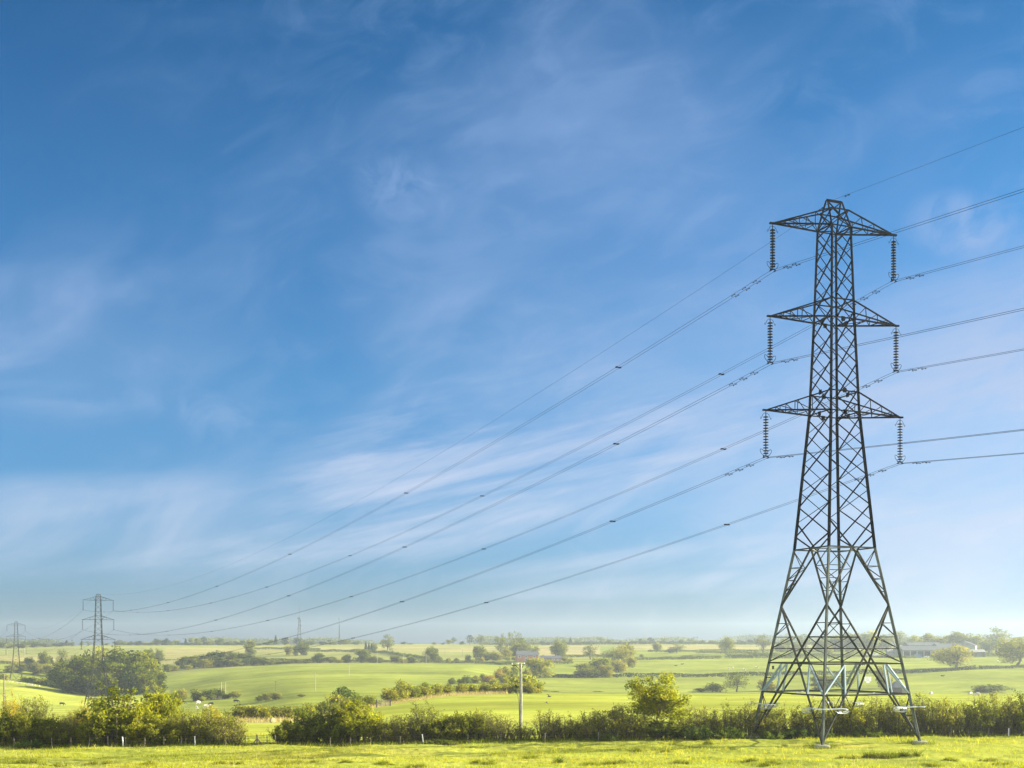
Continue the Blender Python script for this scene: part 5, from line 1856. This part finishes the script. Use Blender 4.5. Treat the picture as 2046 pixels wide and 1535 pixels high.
def cow_mesh(graze=True, lying=False):
    V, E, Rr = [], [], []

    def ad(p, r, par=None):
        V.append(p)
        Rr.append(r)
        if par is not None:
            E.append((par, len(V) - 1))
        return len(V) - 1
    dz = -.62 if lying else 0
    hip = ad((-.75, 0, 1.12 + dz), (.27, .31))
    rump = ad((-1.02, 0, 1.08 + dz), (.19, .22), hip)
    belly = ad((-.15, 0, 1.02 + dz), (.36, .40), hip)
    chest = ad((.52, 0, 1.04 + dz), (.30, .37), belly)
    neck = ad((.86, 0, 1.12 + dz), (.17, .23), chest)
    if graze:
        n2 = ad((1.18, 0, .74 + dz * .6), (.13, .16), neck)
        poll = ad((1.32, 0, .44 + max(dz, -.1)), (.12, .13), n2)
        muz = ad((1.52, 0, .16), (.085, .08), poll)
    else:
        n2 = ad((1.12, 0, 1.36 + dz), (.13, .16), neck)
        poll = ad((1.32, 0, 1.48 + dz), (.12, .14), n2)
        muz = ad((1.66, 0, 1.30 + dz), (.085, .09), poll)
    for s in (-1, 1):
        ad((V[poll][0] - .04, s * .24, V[poll][2] + .08), .04, poll)
    for s in (-1, 1):
        if lying:
            k = ad((.75, s * .32, .22), .09, chest)
            ad((.40, s * .36, .08), .06, k)
            k = ad((-.55, s * .42, .24), .13, hip)
            ad((-.15, s * .46, .08), .06, k)
        else:
            e = ad((.55, s * .20, .68), .115, chest)
            k = ad((.60, s * .20, .38), .065, e)
            f = ad((.58, s * .20, .10), .05, k)
            ad((.62, s * .20, .02), .06, f)
            st = ad((-.66, s * .22, .74), .14, hip)
            hk = ad((-.92, s * .21, .46), .07, st)
            fe = ad((-.84, s * .21, .10), .05, hk)
            ad((-.80, s * .21, .02), .06, fe)
    t = ad((-1.16, 0, 1.05 + dz), .045, rump)
    ad((-1.22, 0, .6 + dz * .5), .03, t)
    return skinned('body', V, E, Rr, belly)


def sheep_mesh():
    V, E, Rr = [], [], []

    def ad(p, r, par=None):
        V.append(p)
        Rr.append(r)
        if par is not None:
            E.append((par, len(V) - 1))
        return len(V) - 1
    hip = ad((-.34, 0, .58), (.21, .22))
    mid = ad((0, 0, .58), (.25, .25), hip)
    sh = ad((.32, 0, .60), (.21, .22), mid)
    nk = ad((.50, 0, .56), (.11, .12), sh)
    hd = ad((.64, 0, .34), (.085, .085), nk)
    ad((.74, 0, .18), (.05, .05), hd)
    for s in (-1, 1):
        ad((.60, s * .14, .40), .025, hd)
        e = ad((.32, s * .11, .32), .05, sh)
        ad((.32, s * .11, .02), .032, e)
        e = ad((-.36, s * .12, .32), .06, hip)
        ad((-.33, s * .12, .02), .032, e)
    return skinned('body', V, E, Rr, mid)


CM = {'graze': cow_mesh(True), 'stand': cow_mesh(False), 'lie': cow_mesh(False, True)}
for me in CM.values():
    me.materials.append(MT['cow_black'])
SM = sheep_mesh()
SM.materials.append(MT['wool'])


def animal(me, name, cat, px, y, lo, hi, rz, mat, label, group, sc=1.0):
    D = row_depth(px, y, lo, hi)
    X, Y, z = at(px, D)
    o = link(name, me, None, (X, Y, z - .01))
    o.rotation_euler = (0, 0, rz)
    o.scale = (sc, sc, sc)
    set_mat(o, 0, mat)
    tag(o, label, cat, group)


CB, CW, CP = MT['cow_black'], MT['cow_white'], MT['cow_pied']
G = 'cattle grazing in the valley'
animal(CM['graze'], 'grazing_cow', 'cow', 124, 1410, 440, 640, .1, CB, 'black cow grazing alone left of the second pylon', G, 1.0)
animal(CM['graze'], 'grazing_cow', 'cow', 366, 1407, 440, 520, .1, CB, 'black cow grazing at the left of the mixed herd', G)
animal(CM['graze'], 'grazing_cow', 'cow', 422, 1410, 420, 520, 2.9, CB, 'black cow grazing beside the largest white cow', G)
animal(CM['graze'], 'grazing_cow', 'cow', 472, 1405, 420, 520, .1, CB, 'black cow grazing right of the twin poles', G, 1.1)
animal(CM['graze'], 'grazing_cow', 'cow', 396, 1407, 420, 520, 1.0, CW, 'white cow grazing behind the others of the herd', G)
animal(CM['graze'], 'grazing_cow', 'cow', 393, 1417, 380, 500, -.9, CW, 'small white cow grazing in front of the herd', G, .85)
animal(CM['stand'], 'grazing_cow', 'cow', 412, 1416, 380, 500, .2, CW, 'largest white cow, standing half behind the hedge', G, 1.12)
G2 = 'cattle on the far right slopes'
FARC = [(1456, 1338, CW, 'stand', 2.2, 'white cow on the far slope left of the tall pylon'), (1464, 1337, CP, 'stand', 1.3, 'dark cow standing close behind the white one'), (1487, 1340, CP, 'graze', .4, 'pied cow nearest the clipped hedge'),
        (1512, 1336, CP, 'graze', .2, 'pied cow grazing closest to the tall pylon on its left'), (1350, 1331, CB, 'lie', .2, 'dark cow lying below the short hedge, left of two'), (1363, 1328, CB, 'lie', .3, 'dark cow lying below the short hedge, right of two'),
        (1271, 1328, CP, 'stand', .4, 'pied cow under the golden farmhouse trees'), (1715, 1331, CP, 'graze', 3.0, 'pied cow behind the pylon legs, left of two'), (1725, 1331.5, CP, 'graze', 3.0, 'pied cow behind the pylon legs, right of two'),
        (1796, 1328, CW, 'graze', .2, 'white cow seen past the right pylon leg'), (1995, 1324, CP, 'stand', .4, 'dark pied cow left of the farther golden oak'), (2017, 1325, CW, 'graze', 2.8, 'white cow beside the trunk of the farther golden oak'),
        (2037, 1325, CP, 'graze', .2, 'pied cow at the right edge behind the farther golden oak'), (1883, 1352, CB, 'lie', .1, 'dark cow lying below the hedge left of the golden oak')]
for px, y, mt, pose, rz, lab in FARC:
    animal(CM[pose], 'far_cow', 'cow', px, y, 540 if y > 1345 else 720, 900, rz, mt, lab, G2)
EDGE = [(1625, 1395, 'left'), (1638, 1394, 'middle'), (1694, 1395, 'right')]
for px, y, w in EDGE:
    animal(SM, 'sheep', 'sheep', px, y, 230, 298, random.uniform(0, 6), MT['wool'], 'pale sheep seen between the pylon legs, %s of three' % w, 'sheep on the near field')
for px, y, lab in ((1860, 1390, 'cream sheep near the right pylon leg'), (1939, 1390, 'white sheep before the low dome bush, left of two'), (1954, 1391, 'white sheep before the low dome bush, right of two')):
    animal(SM, 'sheep', 'sheep', px, y, 230, 298, random.uniform(0, 6), MT['wool'], lab, 'sheep on the near field', 1.15)
BROW = [17, 21, 25, 33, 38, 42, 47, 55, 58, 61, 64, 70, 79]
for i, px in enumerate(BROW):
    animal(SM, 'sheep', 'sheep', px, np.interp(px, [0, 200], [1359.5, 1392]), 560, 655, random.uniform(0, 6), MT['wool'], 'tiny white sheep along the brow before the farthest pylon, %s from the left' % ordinal(i), 'sheep along the brow', .85)


def crow(px, y, D, rz, flap, label):
    X = (px - CX) / FPX * D
    z = -(y - HOR) / FPX * D
    o = link('crow', skinned('body', [(0, 0, 0), (.12, 0, .01), (.20, 0, .02), (.27, 0, .01), (-.14, 0, 0), (-.27, 0, 0), (.03, .16, flap * .10), (-.02, .36, flap * .16), (-.10, .50, flap * .10), (.03, -.16, flap * .10), (-.02, -.36, flap * .16), (-.10, -.50, flap * .10)],
                             [(0, 1), (1, 2), (2, 3), (0, 4), (4, 5), (0, 6), (6, 7), (7, 8), (0, 9), (9, 10), (10, 11)],
                             [.07, .065, .045, .012, .05, (.06, .015), (.085, .012), (.075, .01), (.03, .008), (.085, .012), (.075, .01), (.03, .008)]), None, (X, D, z))
    o.data.materials.append(MT['feather'])
    o.rotation_euler = (.3, 0, rz)
    tag(o, label, 'bird', 'birds flying over the near field')


crow(1097, 1392, 150, .6, 1.2, 'upper of two black birds flying low over the near field')
crow(1092, 1403, 150, .7, -.8, 'lower of two black birds flying low over the near field')

# ------------------------------------------------------------------ the air
def haze():
    m = MB()
    x0, x1, y0, y1, z0, z1 = -3500.0, 3500.0, -420.0, 2500.0, -52.0, 41.0
    m.box(((x0 + x1) / 2, (y0 + y1) / 2, (z0 + z1) / 2), (x1 - x0, y1 - y0, z1 - z0))
    mt = bpy.data.materials.new('haze')
    mt.use_nodes = True
    t = NT(mt.node_tree)
    out = t.n('ShaderNodeOutputMaterial')
    v = t.n('ShaderNodeVolumePrincipled')
    v.inputs['Color'].default_value = HAZE_COLOR + (1,)
    v.inputs['Density'].default_value = HAZE_DENSITY
    v.inputs['Anisotropy'].default_value = HAZE_ANISO
    t.lk(v.outputs[0], out.inputs['Volume'])
    o = m.build('haze', mt)
    o['kind'] = 'stuff'


HAZE_COLOR, HAZE_DENSITY, HAZE_ANISO = (0.72, 0.85, 0.96), 0.00015, 0.35
haze()
